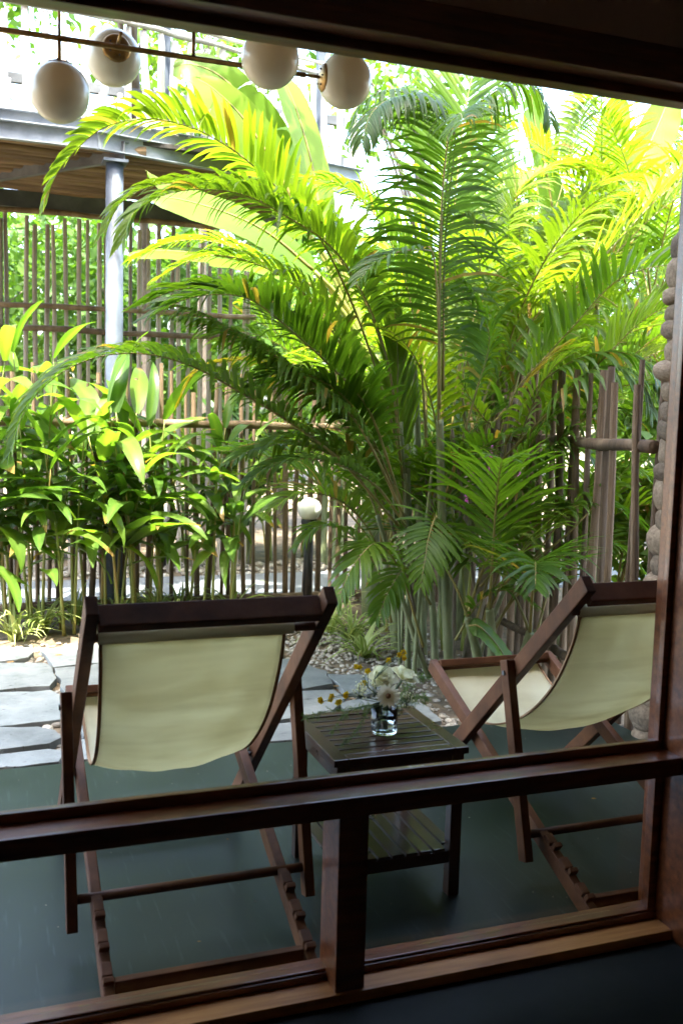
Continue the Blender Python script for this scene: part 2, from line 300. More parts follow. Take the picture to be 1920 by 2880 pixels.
inner = slab('interior_floor', [(-3.5, -3.2), (3.5, -3.2), (3.5, 2.296), (-3.5, 2.296)], -.30, 0.0, 'darkfloor'); tag(inner, 'dark cement floor inside the room', 'floor', kind='structure')
road = slab('concrete_walk', [(-30, 7.42), (30, 7.42), (30, 8.55), (-30, 8.55)], -.10, -.03, 'road'); tag(road, 'grey concrete walk behind the stick fence', 'path', kind='structure')

path = slab('stone_path', [(-1.4, 4.075), (2.55, 4.075), (2.3, 5.2), (1.75, 6.05), (.8, 6.25), (-1.4, 6.25)], -.10, -.045, 'soil'); tag(path, 'garden path of slate slabs with pebble joints', 'path', kind='structure')
slates = [  # floor outlines of the slabs, metres
 [(-.75, 4.27), (.05, 4.27), (.25, 4.275), (.31, 4.22), (.27, 4.11), (.05, 4.105), (-.75, 4.105)],
 [(-.70, 4.63), (.06, 4.62), (.20, 4.60), (.29, 4.52), (.31, 4.43), (.26, 4.37), (.06, 4.35), (-.70, 4.34)],
 [(-.60, 5.21), (.07, 5.20), (.32, 5.18), (.36, 5.0), (.36, 4.78), (.33, 4.69), (.06, 4.67), (-.62, 4.69)],
 [(-.55, 5.79), (.08, 5.78), (.32, 5.74), (.345, 5.66), (.345, 5.40), (.31, 5.28), (.07, 5.27), (-.56, 5.28)],
 [(-.55, 6.16), (.09, 6.15), (.24, 6.12), (.26, 6.02), (.23, 5.90), (.08, 5.86), (-.55, 5.87)],
 [(.33, 6.08), (.62, 6.13), (.95, 6.07), (.93, 5.72), (.52, 5.69), (.39, 5.67)],
 [(.38, 5.62), (.70, 5.65), (.92, 5.63), (.95, 5.05), (.78, 4.94), (.52, 4.93), (.40, 4.97)],
 [(.42, 4.88), (.74, 4.87), (.88, 4.76), (.90, 4.50), (.76, 4.42), (.42, 4.43)],
 [(.40, 4.36), (.80, 4.36), (.92, 4.28), (.90, 4.12), (.38, 4.11)],
 [(.99, 6.02), (1.40, 5.98), (1.72, 5.80), (1.70, 5.57), (1.40, 5.52), (1.02, 5.56)],
 [(1.02, 5.48), (1.40, 5.45), (1.72, 5.50), (1.83, 5.17), (1.78, 4.94), (1.60, 4.89), (1.30, 4.93), (1.03, 5.0)],
 [(1.02, 4.91), (1.28, 4.85), (1.60, 4.82), (1.75, 4.81), (1.75, 4.64), (1.58, 4.43), (1.30, 4.41), (.99, 4.50)],
 [(.98, 4.41), (1.30, 4.33), (1.62, 4.36), (1.68, 4.22), (1.60, 4.13), (.98, 4.12)],
 [(1.84, 5.10), (2.05, 5.02), (2.08, 4.78), (1.90, 4.70), (1.82, 4.76)],
 [(1.72, 4.58), (1.96, 4.62), (2.12, 4.46), (2.08, 4.20), (1.80, 4.14), (1.70, 4.28)]]
from mathutils.geometry import intersect_point_tri_2d
def inpoly(x, y, poly):
    c = False; j = len(poly)-1
    for i in range(len(poly)):
        xi, yi = poly[i]; xj, yj = poly[j]
        if (yi > y) != (yj > y) and x < (xj-xi)*(y-yi)/(yj-yi)+xi: c = not c
        j = i
    return c
def rough_outline(poly):
    out = []; c0 = np.mean(poly, axis=0); poly = [tuple(c0+(np.array(p)-c0)*(1+.016/max(.08, np.linalg.norm(np.array(p)-c0)))) for p in poly]
    for i in range(len(poly)):
        a = np.array(poly[i]); b = np.array(poly[(i+1) % len(poly)]); L = np.linalg.norm(b-a); k = max(1, int(L/.07))
        for j in range(k):
            p = a+(b-a)*j/k + (np.array([rnd.uniform(-1, 1), rnd.uniform(-1, 1)])*.012); out.append((p[0], p[1]))
    return out
for s in slates:
    o = slab('slate_slab', rough_outline(s), -.06, rnd.uniform(-.012, -.004), 'slate', path, bev=.004)
def pebble_mesh(seed):
    r = random.Random(seed); bm = bmesh.new(); bmesh.ops.create_icosphere(bm, subdivisions=2, radius=1)
    for v in bm.verts: v.co *= 1+r.uniform(-.10, .10)
    me = bpy.data.meshes.new('pebble'); bm.to_mesh(me); bm.free(); me.polygons.foreach_set('use_smooth', [True]*len(me.polygons)); me.materials.append(M['pebble']); return me
PEB = [pebble_mesh(i) for i in range(5)]
n = 0; tries = 0
while n < 290 and tries < 9000:
    tries += 1
    x = rnd.uniform(-.1, 2.2); y = 4.09+1.9*rnd.random()**1.6
    if any(inpoly(x, y, s) for s in slates): continue
    sx = rnd.uniform(.014, .034); o = link('pebble', PEB[n % 5], None, path)
    o.location = (x, y, -.040); o.scale = (sx, sx*rnd.uniform(.6, .85), sx*rnd.uniform(.4, .6)); o.rotation_euler = (0, 0, rnd.uniform(0, 6.3)); n += 1
ico = bmesh.new(); bmesh.ops.create_icosphere(ico, subdivisions=1, radius=1); IV = np.array([tuple(v.co) for v in ico.verts]); ico.verts.index_update(); IF = [tuple(v.index for v in f.verts) for f in ico.faces]; ico.free()
def pebble_field(name, label, gen, count, parent=None):
    V = []; F = []; k = 0
    for _ in range(count):
        g = gen()
        if g is None: continue
        x, y, z, s = g; a = rnd.uniform(0, 6.3); c, sn = math.cos(a), math.sin(a); S = np.array([s, s*rnd.uniform(.6, .9), s*rnd.uniform(.4, .6)])
        p = IV*S*(1+np.array([[rnd.uniform(-.12, .12)] for _ in IV])); q = np.stack([p[:, 0]*c-p[:, 1]*sn+x, p[:, 0]*sn+p[:, 1]*c+y, p[:, 2]+z], 1)
        V += q.tolist(); F += [tuple(i+k for i in f) for f in IF]; k += len(IV)
    o = link(name, mesh(name, V, F, True), 'pebblemix', parent); return tag(o, label if parent is None else None, 'pebbles' if parent is None else None, kind='stuff')
def g1():
    x, y = rnd.uniform(-1.0, 2.5), rnd.uniform(4.08, 6.35)
    if any(inpoly(x, y, s) for s in slates): return None
    return x, y, -.045, rnd.uniform(.01, .026)
pebble_field('pebbles', None, g1, 3600, path)
def g2(): return rnd.uniform(1.4, 2.9), rnd.uniform(4.9, 6.6), -.05, rnd.uniform(.012, .03)
pebble_field('bed_pebbles', 'pale pebbles scattered over the soil around the palm', g2, 900)
def g3(): return rnd.uniform(-1, 5), rnd.uniform(8.58, 9.3), -.04, rnd.uniform(.03, .07)
pebble_field('border_pebbles', 'pale rounded stones along the far side of the walk', g3, 450)
for (px, py, s) in ((30, 1858, .05), (165, 1838, .04), (20, 2140, .05), (640, 2360, .012), (1668, 2246, .02), (560, 2648, .012), (985, 1960, .05), (945, 1925, .04), (1010, 1840, .05)):
    p = G(px, py, 0); mb = MB(); a = rnd.uniform(0, 6.3); V = []
    for t in np.linspace(0, 1, 6):
        wv = .32*math.sin(math.pi*min(1, t*.95+.03)); V += [(t-.5, -wv, .06*t*t+.02), (t-.5, 0, .0+.05*t*t+.01), (t-.5, wv, .10*t+.03)]
    F = [];
    for i in range(5):
        for j in range(2): F.append((i*3+j, i*3+j+1, i*3+j+4, i*3+j+3))
    mb.add(V, F); o = mb.build('fallen_leaf', 'dry'); o.location = (p[0], p[1], .0 if p[1] < 4.07 else -.01); o.scale = (s, s, s); o.rotation_euler = (0, 0, a)
    tag(o, *(('tiny dry leaf lying on the cement porch floor', 'leaf', 'fallen leaves on the porch') if p[1] < 4.07 else ('small dry yellow brown leaf fallen among the slate slabs and pebbles', 'leaf', 'fallen leaves on the path')))

gm = MB()
for _ in range(90):
    x, y, r_ = rnd.uniform(.05, 2.6), rnd.uniform(2.32, 4.05), rnd.uniform(.0012, .0035); a = rnd.uniform(0, 6.3)
    gm.add([(x+r_*1.6*math.cos(a), y+r_*1.6*math.sin(a), .0004), (x+r_*math.cos(a+2), y+r_*math.sin(a+2), .0004), (x+r_*math.cos(a+4), y+r_*math.sin(a+4), .0004), (x, y, r_*.9)], [(0, 1, 3), (1, 2, 3), (2, 0, 3)])
tag(gm.build('grit', 'pebblemix'), 'fine pale grit scattered on the cement porch floor', 'grit', kind='stuff')
# ------------------------------------------------------------------ house and window
house = empty('house', (0, 2.3, 0), 'dark house with a plastered room and an upper storey over the porch', 'house')
def hb(name, lo, hi, mat, parent=house, bev=0.0): return MB().box(lo, hi, bev).build(name, mat, parent)
hb('ceiling', (-3.5, -3.2, 2.85), (3.5, 2.3, 2.95), 'paleplaster')
hb('back_wall', (-3.5, -3.4, 0.0), (3.5, -3.2, 2.85), 'plaster')
hb('side_wall', (-3.7, -3.2, 0.0), (-3.5, 2.45, 2.85), 'darkwall'); hb('side_wall', (3.5, -3.2, 0.0), (3.7, 2.20, 2.85), 'darkwall')
hb('wall_over_window', (-3.5, 2.24, 2.46), (2.12, 2.44, 2.85), 'paleplaster')
hb('wall_beside_window', (2.12, 2.20, 0.0), (3.7, 2.44, 2.85), 'plaster')
hb('wall_beside_window', (-3.5, 2.20, 0.0), (-2.6, 2.44, 2.46), 'plaster')
hb('porch_ceiling', (-5.4, 2.44, 2.84), (4.2, 3.5, 2.95), 'plaster')
hb('upper_storey', (-5.4, -4.0, 2.951), (4.2, 3.5, 8.0), 'plaster')
win = empty('timber_window', (0, 2.25, 0), 'dark red brown timber window wall with one large pane over two low panes', 'window')
X0, X1 = -2.6, 1.86
def wb(name, lo, hi, mat='win', bev=.003, parent=win): return MB().box(lo, hi, bev).build(name, mat, parent)
wb('sill', (X0, 2.16, 0.0), (X1-.002, 2.238, .03), 'sillwood')
wb('bottom_rail', (X0, 2.238, .0), (X1-.002, 2.29, .058))
wb('bottom_bead', (X0, 2.232, .031), (X1-.003, 2.24, .05), 'win', .002)
wb('mid_rail', (X0, 2.165, .489), (X1-.002, 2.30, .541), 'win', .004)
wb('glazing_bead', (X0, 2.247, .538), (X1-.003, 2.268, .566), 'win', .002)
wb('mullion', (.818, 2.168, .029), (.898, 2.29, .490), 'win', .004)
wb('mullion', (-.42, 2.168, .029), (-.34, 2.29, .490), 'win', .004)
wb('mullion', (-1.66, 2.168, .029), (-1.58, 2.29, .490), 'win', .004)
wb('jamb_bead', (1.826, 2.246, .566), (1.846, 2.268, 2.345), 'win', .002)
wb('jamb_bead', (1.818, 2.238, .058), (1.846, 2.268, .489), 'win', .002)
wb('jamb_post', (1.846, 2.10, 0.0), (2.12, 2.32, 2.86), 'win', .004)
wb('jamb_post', (-2.72, 2.12, 0.0), (-2.60, 2.32, 2.46), 'win', .004)
wb('head_rail', (X0, 2.236, 2.337), (X1, 2.29, 2.40), 'win', .003)
wb('head_beam', (X0, 2.165, 2.358), (1.845, 2.235, 2.40), 'win', .004)
wb('head_trim', (X0, 2.205, 2.402), (1.845, 2.288, 2.462), 'win', .004)
wb('glass_pane', (X0+.001, 2.254, .567), (1.825, 2.260, 2.338), 'pane', 0)
for a, b in ((-1.58, -.42), (-.34, .818), (.898, 1.818)): wb('glass_pane', (a+.001, 2.262, .059), (b-.001, 2.268, .488), 'pane', 0)

# ------------------------------------------------------------------ stone wall beside the porch
sw = empty('stone_wall', (3.05, 3.3, 0), 'wall end of stacked rounded river stones beside the porch', 'wall')
hb('mortar_core', (3.03, 2.44, -.1), (3.25, 3.70, 2.33), 'mortar', sw)
def stone_mesh(seed):
    r = random.Random(seed); bm = bmesh.new(); bmesh.ops.create_icosphere(bm, subdivisions=3, radius=1); ph = [r.uniform(0, 6.3) for _ in range(6)]
    for v in bm.verts:
        c = v.co; d = 1+.09*math.sin(2.1*c.x+ph[0])+.08*math.sin(2.6*c.y+ph[1])+.08*math.sin(2.3*c.z+ph[2])+.03*math.sin(5*c.x+4*c.z+ph[3])
        v.co = Vector([math.copysign(abs(t)**.8, t) for t in c])*d
    me = bpy.data.meshes.new('stone'); bm.to_mesh(me); bm.free(); me.polygons.foreach_set('use_smooth', [True]*len(me.polygons)); me.materials.append(M['stone']); return me
STN = [stone_mesh(100+i) for i in range(7)]
k = 0
for face in ('west', 'north'):
    z = -.05
    while z < 2.30:
        h = rnd.uniform(.06, .14); t = 0.0
        span = (2.75, 3.76) if face == 'west' else (2.98, 3.28)
        t = span[1]
        while t > span[0]:
            wd = rnd.uniform(.12, .20); o = link('stone', STN[k % 7], None, sw); k += 1
            if face == 'west': o.location = (3.05+rnd.uniform(-.012, .010)-(.07*max(0, 1-z/.8)**.7 if z < .8 else 0), t-wd/2, z+h/2); o.scale = (.085, wd*.56, h*.64); o.scale.x = .095 if t > 3.6 else .085
            else: o.location = (2.925+rnd.uniform(-.018, .018)+(3.28-t)+wd/2-(.05*max(0, 1-z/.8)), 3.68+rnd.uniform(0, .02), z+h/2); o.scale = (wd*.56, .10, h*.64)
            o.rotation_euler = (rnd.uniform(-.2, .2), rnd.uniform(-.1, .1), rnd.uniform(-.12, .12)); t -= wd*.92
        z += h*.90

# ------------------------------------------------------------------ deck chairs
def make_chair(dx, label):
    ch = empty('deck_chair', (dx+.545, 2.9, 0), label, 'deck chair', 'pair of canvas deck chairs')
    def bar(name, p, q, wx, d, mat='chair', par=ch, side=(1, 0, 0), bev=.004):
        V, F = beamvf(p, q, wx, d, side, bev); return MB().add(V, F).build(name, mat, par)
    TA, FA = (2.372, 1.012), (3.42, .012); FB, TB = (2.318, .018), (3.455, .488)
    xa = (.243, .853); xb = (.278, .806); xc = (.212, .884)
    for x in xa: bar('back_frame_rail', (dx+x, *TA), (dx+x, *FA), .032, .056)
    bar('top_rail', (dx+xa[0]+.017, 2.410, .970), (dx+xa[1]-.017, 2.410, .970), .030, .066, side=(0, .70, -.714))
    mb = MB().tube([(dx+xa[0], 2.452, .912), (dx+xa[1], 2.452, .912)], .0125, 12); rod = mb.build('canvas_rod', 'chair', ch, True)
    bar('foot_rail', (dx+xa[0]+.017, 3.36, .075), (dx+xa[1]-.017, 3.36, .075), .022, .05, side=(0, 1, 0))
    for x in xb:
        o = bar('seat_frame_rail', (dx+x, *FB), (dx+x, *TB), .030, .052)
        d = unit(np.array([0, TB[0]-FB[0], TB[1]-FB[1]])); nrm = np.array([0, -d[2], d[1]]); sgn = 1 if x < .5 else -1
        for t in (.07, .17, .27):
            c = np.array([dx+x, *FB])+d*t
            V, F = beamvf(c+nrm*.020, c+nrm*.040, .028, .040, bev=.003); MB().add(V, F).build('notch_block', 'chair', o)
            V, F = beamvf(c+nrm*.03-d*.036, c+nrm*.052-d*.040, .028, .016, bev=.003); MB().add(V, F).build('notch_hook', 'chair', o)
    MB().tube([(dx+xb[0]-.012, TB[0]-.02, TB[1]-.006), (dx+xb[1]+.012, TB[0]-.02, TB[1]-.006)], .016, 12).build('front_rod', 'chair', ch, True)
    bar('front_rail', (dx+xb[0]+.016, TB[0]-.03, TB[1]+.008), (dx+xb[1]-.016, TB[0]-.03, TB[1]+.008), .028, .036, side=(0, .4, .92))
    bar('rear_rail', (dx+xb[0]+.016, FB[0]+.03, .036), (dx+xb[1]-.016, FB[0]+.03, .036), .050, .024, side=(0, 0, 1))
    for x in xc:
        o = bar('prop_leg', (dx+x, 2.762, .688), (dx+x, 2.586, .072), .030, .046)
        s = -1 if x < .5 else 1
        MB().tube([(dx+x-.02, 2.750, .648), (dx+x+.02, 2.750, .648)], .008, 10).build('bolt', 'darksteel', o)
    MB().tube([(dx+xc[0], 2.606, .152), (dx+xc[1], 2.606, .152)], .0135, 12).build('dowel', 'chair', ch, True)
    for x in (.262, .828):
        MB().tube([(dx+x-.028, 3.085, .333), (dx+x+.028, 3.085, .333)], .008, 10).build('bolt', 'darksteel', ch)
    # canvas sling, side profile (y, z)
    prof = spline([(0, 2.452, .926), (0, 2.446, .900), (0, 2.492, .785), (0, 2.590, .640), (0, 2.730, .515), (0, 2.900, .420), (0, 3.060, .372), (0, 3.200, .372), (0, 3.330, .408), (0, 3.435, .468), (0, 3.452, .498)], 60)
    nx = 22; V = []; F = []; xl, xr = dx+.312, dx+.752
    for i, p in enumerate(prof):
        s = i/59
        for j in range(nx+1):
            u = j/nx; xl = dx+.270+.044*min(1, s*1.25); xr = dx+.752; sag = -.042*math.sin(math.pi*u)*math.sin(math.pi*s)**1.3
            tg = prof[min(i+1, 59)]-prof[max(i-1, 0)]; nn = unit([0, -tg[2], tg[1]]); nn = nn if nn[2] > 0 else -nn
            q = p+nn*sag+nn*(.0016*math.sin(9*u+7*s)+.0022*math.exp(-s*9)*math.sin(31*u+2)+.0020*math.exp(-abs(s-.55)*7)*math.sin(23*u+14*s)); V.append((xl+(xr-xl)*u, q[1], q[2]))
    for i in range(59):
        for j in range(nx): a = i*(nx+1)+j; F.append((a, a+1, a+nx+2, a+nx+1))
    me = mesh('canvas_sling', V, F, True); cs = link('canvas_sling', me, 'canvas', ch)
    md = cs.modifiers.new('thick', 'SOLIDIFY'); md.thickness = .0016; md.offset = 0
    for e in (0, 1):   # bound hems
        q = [V[i*(nx+1)+(nx if e else 0)] for i in range(60)]
        VV = []; FF = []
        for i, p in enumerate(q):
            tg = np.array(q[min(i+1, 59)])-np.array(q[max(i-1, 0)]); nn = unit([0, -tg[2], tg[1]])
            for sx, sn in ((-.0045, -.003), (.0045, -.003), (.0045, .003), (-.0045, .003)): VV.append(np.array(p)+np.array([sx, 0, 0])+nn*sn)
        for i in range(59):
            for j in range(4): b = (j+1) % 4; FF.append((i*4+j, i*4+b, i*4+4+b, i*4+4+j))
        MB().add(VV, FF).build('hem', 'edge', cs)
    MB().tube([(dx+.266, 2.448, .914), (dx+.775, 2.448, .914)], .0185, 14).build('rod_sleeve', 'canvas', cs, True)
    return ch
make_chair(0.0, 'cream canvas deck chair in front of the open slate path')
make_chair(1.405, 'cream canvas deck chair between the side table and the stone wall')

# ------------------------------------------------------------------ side table
tb = empty('side_table', (1.17, 2.79, 0), 'small dark slatted wooden side table between the deck chairs', 'table')
x0, x1, y0, y1, zt = .950, 1.390, 2.574, 3.010, .4785
def tbx(name, lo, hi, bev=.003): return MB().box(lo, hi, bev).build(name, 'table', tb)
tbx('top_frame', (x0, y0, zt-.022), (x0+.046, y1, zt)); tbx('top_frame', (x1-.046, y0, zt-.022), (x1, y1, zt))
tbx('top_frame', (x0+.0465, y0, zt-.022), (x1-.0465, y0+.040, zt)); tbx('top_frame', (x0+.0465, y1-.036, zt-.022), (x1-.0465, y1, zt))
ys = np.linspace(y0+.044, y1-.039, 9)
for i in range(8): tbx('slat', (x0+.044, ys[i], zt-.020), (x1-.044, ys[i+1]-.008, zt-.0015), .002)
for lx in (x0+.012, x1-.050):
    for ly in (y0+.008, y1-.046): tbx('leg', (lx, ly, 0), (lx+.038, ly+.038, zt-.0225))
tbx('apron', (x0+.051, y0+.012, zt-.075), (x1-.051, y0+.030, zt-.0225)); tbx('apron', (x0+.051, y1-.030, zt-.075), (x1-.051, y1-.012, zt-.0225))
tbx('apron', (x0+.018, y0+.047, zt-.075), (x0+.034, y1-.047, zt-.0225)); tbx('apron', (x1-.034, y0+.047, zt-.075), (x1-.018, y1-.047, zt-.0225))
tbx('shelf_rail', (x0+.051, y0+.010, .108), (x1-.051, y0+.030, .147)); tbx('shelf_rail', (x0+.051, y1-.030, .108), (x1-.051, y1-.010, .147))
xs = np.linspace(x0+.016, x1-.012, 10)
for i in range(9):
    a = y0+.008 if 0 < i < 8 else y0+.048; b = y1-.008 if 0 < i < 8 else y1-.048
    tbx('shelf_slat', (xs[i], a, .1475), (xs[i+1]-.007, b, .158), .002)

# ------------------------------------------------------------------ vase of flowers
VX, VY = 1.185, 2.765
vz = zt
va = empty('glass_vase', (VX, VY, vz), 'ribbed clear glass tumbler vase on the slatted table', 'vase')
V = []; F = []; nn_ = 48
prof = [(.036, .0), (.041, .006), (.0415, .03), (.043, .086), (.0400, .086), (.0385, .03), (.036, .012), (.001, .011)]
for i, (r_, z) in enumerate(prof):
    for j in range(nn_):
        t = 2*math.pi*j/nn_; rr = r_*(1+(.022 if (j % 4 < 2 and i in (1, 2, 3)) else 0)); V.append((VX+rr*math.cos(t), VY+rr*math.sin(t), vz+z))
for i in range(len(prof)-1):
    for j in range(nn_): b = (j+1) % nn_; F.append((i*nn_+j, i*nn_+b, (i+1)*nn_+b, (i+1)*nn_+j))
F.append(tuple(range(nn_-1, -1, -1)))
MB().add(V, F).build('tumbler', 'vase', va, True)
Vw, Fw = lathevf([(.0355, .0125), (.0380, .03), (.0388, .055)], 32, (VX, VY, vz)); MB().add(Vw, Fw).build('water', 'vase', va, True)
def petal(mb, base, d, nrm, L, wd, curl, t=None, cup=.15, tipw=.25):
    d = unit(d); nrm = unit(np.asarray(nrm)-d*np.dot(nrm, d)); s = np.cross(d, nrm); V = []; F = []; p = np.array(base, float); k = 6
    for i in range(k):
        u = i/(k-1); wv = wd*(math.sin(math.pi*min(.97, .12+.8*u))**.8)*(1 if u < .9 else .8); dd = unit(d*math.cos(curl*u)+nrm*math.sin(curl*u)); nn = np.cross(s, dd)*-1
        V += [p-s*wv/2+nrm*cup*wv, p, p+s*wv/2+nrm*cup*wv]; p = p+dd*L/(k-1)
    for i in range(k-1):
        for j in range(2): F.append((i*3+j, i*3+j+1, i*3+j+4, i*3+j+3))
    mb.add(V, F, t)
def stem_to(mb, p, r=.0022):
    b = np.array([VX+rnd.uniform(-.015, .015), VY+rnd.uniform(-.015, .015), vz+.016]); m = (np.array(p)+b)/2+np.array([0, 0, .012])
    nk = b+(np.array([VX, VY, vz+.088])-b)*1.0+np.array([rnd.uniform(-.015, .015), rnd.uniform(-.015, .015), 0])
    mb.tube(spline([b, nk, p], 8), r, 6)
# gerbera
gc = P(840+985*.2551, 1780+695*.2551, 2.735); gn = unit(np.array([-.28, -.88, .22]))
ge = empty('gerbera_daisy', (VX, VY, vz+.02), 'white gerbera daisy with a brown eye in the glass vase', 'flower')
a = unit(np.cross(gn, [0, 0, 1])); b = np.cross(a, gn)
for ring, (npet, L, tilt) in enumerate(((15, .036, .10), (13, .033, .22))):
    for i in range(npet):
        t = 2*math.pi*(i+.5*ring)/npet+rnd.uniform(-.07, .07); dd = a*math.cos(t)+b*math.sin(t); mb = MB(); petal(mb, gc+dd*.004-gn*.002*(1-ring), unit(dd+gn*tilt), gn, L*rnd.uniform(.92, 1.05), .0115, -.28+rnd.uniform(-.1, .1), None, .08)
        mb.build('petal', 'gerbera', ge, True, True)
mb = MB(); V_, F_ = spherevf((0, 0, 0), .0085, 16, 10, (1, 1, .45)); rot = Matrix((a, b, gn)).transposed(); mb.add([np.array(rot @ Vector(v))+gc+gn*.002 for v in V_], F_); mb.build('eye', 'gcentre', ge, True)
mb = MB(); stem_to(mb, gc-gn*.004, .0028); mb.build('stem', 'sprig', ge, True)
# roses
for (px, py, Yd, lab, ax_) in ((930, 480, 2.80, 'round white rose above the gerbera in the glass vase', (-.05, -.55, .8)), (1175, 455, 2.82, 'wide open white rose beside the round rose in the vase', (.35, -.25, .9))):
    c = P(840+px*.2551, 1780+py*.2551, Yd); ax_ = unit(ax_); ro = empty('white_rose', (VX, VY, vz+.02), lab, 'flower'); a = unit(np.cross(ax_, [1, .2, 0])); b = np.cross(ax_, a)
    for ring, (npet, r0, L, wd, lift, curl) in enumerate(((3, .003, .026, .024, 1.35, .45), (4, .007, .030, .030, 1.15, .35), (5, .010, .034, .036, .85, .1), (6, .011, .037, .040, .45, -.25))):
        for i in range(npet):
            t = 2*math.pi*i/npet+ring*.7+rnd.uniform(-.2, .2); rd = a*math.cos(t)+b*math.sin(t); mb = MB(); petal(mb, c-ax_*.020+rd*r0, unit(rd*math.cos(lift)+ax_*math.sin(lift)), unit(ax_*math.cos(lift)-rd*math.sin(lift)), L*1.2, wd*1.2, curl, None, .22); mb.build('petal', 'petalwhite', ro, True, True)
    mb = MB(); stem_to(mb, c-ax_*.018, .003); mb.build('stem', 'sprig', ro, True)
# yellow flower sprigs
ys_ = [((700, 700), [(520, 680), (440, 760), (365, 710), (250, 760)], 2.75, 'sprig of small yellow flowers leaning out over the deck chair side'), ((760, 600), [(700, 560), (760, 430), (660, 390), (730, 560)], 2.80, 'upright sprig of small yellow flowers beside the white roses'), ((830, 520), [(870, 400), (1000, 310), (1090, 240), (1140, 275), (1160, 210)], 2.88, 'tall thin sprig of yellow flowers rising over the roses')]
for start, heads, Yd, lab in ys_:
    ye = empty('yellow_flower_sprig', (VX, VY, vz+.02), lab, 'flower'); mb = MB(); root = P(840+start[0]*.2551, 1780+start[1]*.2551, 2.77); stem_to(mb, root, .0018)
    for (hx, hy) in heads:
        h = P(840+hx*.2551, 1780+hy*.2551, Yd+rnd.uniform(-.03, .03)); mb.tube(spline([root, (root+h)/2+np.array([0, 0, .008]), h], 6), .0011, 5)
        fl = MB()
        for q in range(2):
            cc = h+np.array([rnd.uniform(-.007, .007) for _ in range(3)])
            for i in range(5):
                t = 2*math.pi*i/5+q; petal(fl, cc, (math.cos(t), rnd.uniform(-.5, .1), math.sin(t)), (0, -1, .3), .010, .008, -.3, None, .1)
        fl.build('blossom', 'yellow', ye, True, True)
    mb.build('stem', 'sprig', ye, True)
# baby's breath and feathery fern
bb = empty('babys_breath', (VX, VY, vz+.02), 'cloud of tiny white filler flowers round the gerbera', 'flower'); ms, mf = MB(), MB()
for (cx, cy, n_, sp) in ((680, 620, 70, 90), (1180, 720, 60, 80), (830, 600, 30, 60), (1080, 850, 30, 60)):
    r0 = P(840+cx*.2551, 1780+(cy+110)*.2551, 2.77); ms.tube(spline([(VX, VY, vz+.03), (VX, VY, vz+.09), r0], 8), .0012, 5)
    for i in range(n_):
        h = P(840+(cx+rnd.gauss(0, sp*.6))*.2551, 1780+(cy+rnd.gauss(0, sp*.7))*.2551, 2.77+rnd.uniform(-.03, .04)); V_, F_ = spherevf(h, rnd.uniform(.0018, .0036), 6, 4); mf.add(V_, F_)
        if i % 2 == 0: ms.tube([r0, (r0+h)/2+np.array([0, 0, .004]), h], .0005, 3)
ms.build('stem', 'sprig', bb); mf.build('blossoms', 'petalwhite', bb, True, True)
def fern(path_px, Yd, lab, dens=70, spread=.032):
    fe = empty('fern_sprig', (VX, VY, vz+.02), lab, 'fern'); pts = [P(840+x*.2551, 1780+y*.2551, yy) for (x, y), yy in zip(path_px, Yd)]
    rp = spline(pts, 24); mb = MB(); mb.tube(spline([(VX, VY, vz+.02), (VX, VY, vz+.085), pts[0]], 8), .0014, 5); mb.tube(rp, np.linspace(.0013, .0005, 24), 5); mb.build('stem', 'sprig', fe)
    fm = MB()
    for i in range(dens):
        u = rnd.random(); p = rp[int(u*23)]; tg = unit(rp[min(23, int(u*23)+1)]-rp[max(0, int(u*23)-1)]); d = unit(tg*.8+np.array([rnd.gauss(0, .6), rnd.gauss(0, .6), rnd.gauss(-.25, .5)])); L = spread*rnd.uniform(.5, 1.3)*(1-.4*u)
        e = p+d*L; fm.tube([p, e], (.0005, .0003), 3, False)
        for q in range(11):
            s = p+d*L*(q+1)/11; dd = unit(d*.6+np.array([rnd.gauss(0, .7) for _ in range(3)])); o_ = unit(np.cross(dd, [0, 0, 1]))*.0007; t_ = s+dd*.010*rnd.uniform(.6, 1.2); fm.add([s-o_, s+o_, t_], [(0, 1, 2)])
    fm.build('needles', 'fern', fe, False, True)
fern([(790, 790), (600, 830), (400, 850), (200, 890), (50, 930)], (2.76, 2.73, 2.70, 2.68, 2.66), 'feathery fern spray reaching sideways past the table edge', 90)
fern([(780, 800), (560, 860), (440, 990), (350, 1110)], (2.74, 2.70, 2.66, 2.64), 'feathery fern spray drooping onto the table slats', 60, .026)
fern([(790, 830), (700, 970), (600, 1130), (450, 1235)], (2.74, 2.70, 2.65, 2.62), 'longest fern spray hanging low over the table top', 60, .024)
fern([(1050, 760), (1180, 620), (1280, 520), (1390, 480)], (2.79, 2.83, 2.86, 2.88), 'dark feathery fern spray behind the open white rose', 110, .045)
fern([(1050, 800), (1200, 740), (1320, 700), (1420, 720)], (2.79, 2.82, 2.85, 2.87), 'dark feathery fern spray low beside the second deck chair', 110, .045)

# ------------------------------------------------------------------ globe chandelier on the porch ceiling
cy = 3.3
chn = empty('globe_chandelier', (.66, cy, 2.84), 'brass rod chandelier with four opal glass globes under the porch ceiling', 'chandelier')
zr = (P(0, 92, cy)[2]+P(890, 207, cy)[2])/2; xr = P(905, 208, cy)[0]
MB().tube([(-.35, cy, zr), (xr-.06, cy, zr)], .0085, 14).build('rod', 'brass', chn, True)
MB().tube([(xr-.07, cy, zr), (xr, cy, zr)], .005, 12).build('arm', 'brass', chn, True)
cx = P(545, 100, cy)[0]; Vc, Fc = lathevf([(.008, -.128), (.030, -.125), (.044, -.110), (.048, -.09), (.045, -.05), (.03, .0)], 24, (cx, cy, 2.84)); MB().add(Vc, Fc).build('canopy', 'brass', chn, True)
MB().tube([(cx, cy, zr), (cx, cy, 2.72)], .006, 10).build('stem', 'brass', chn, True)
gr = .0925
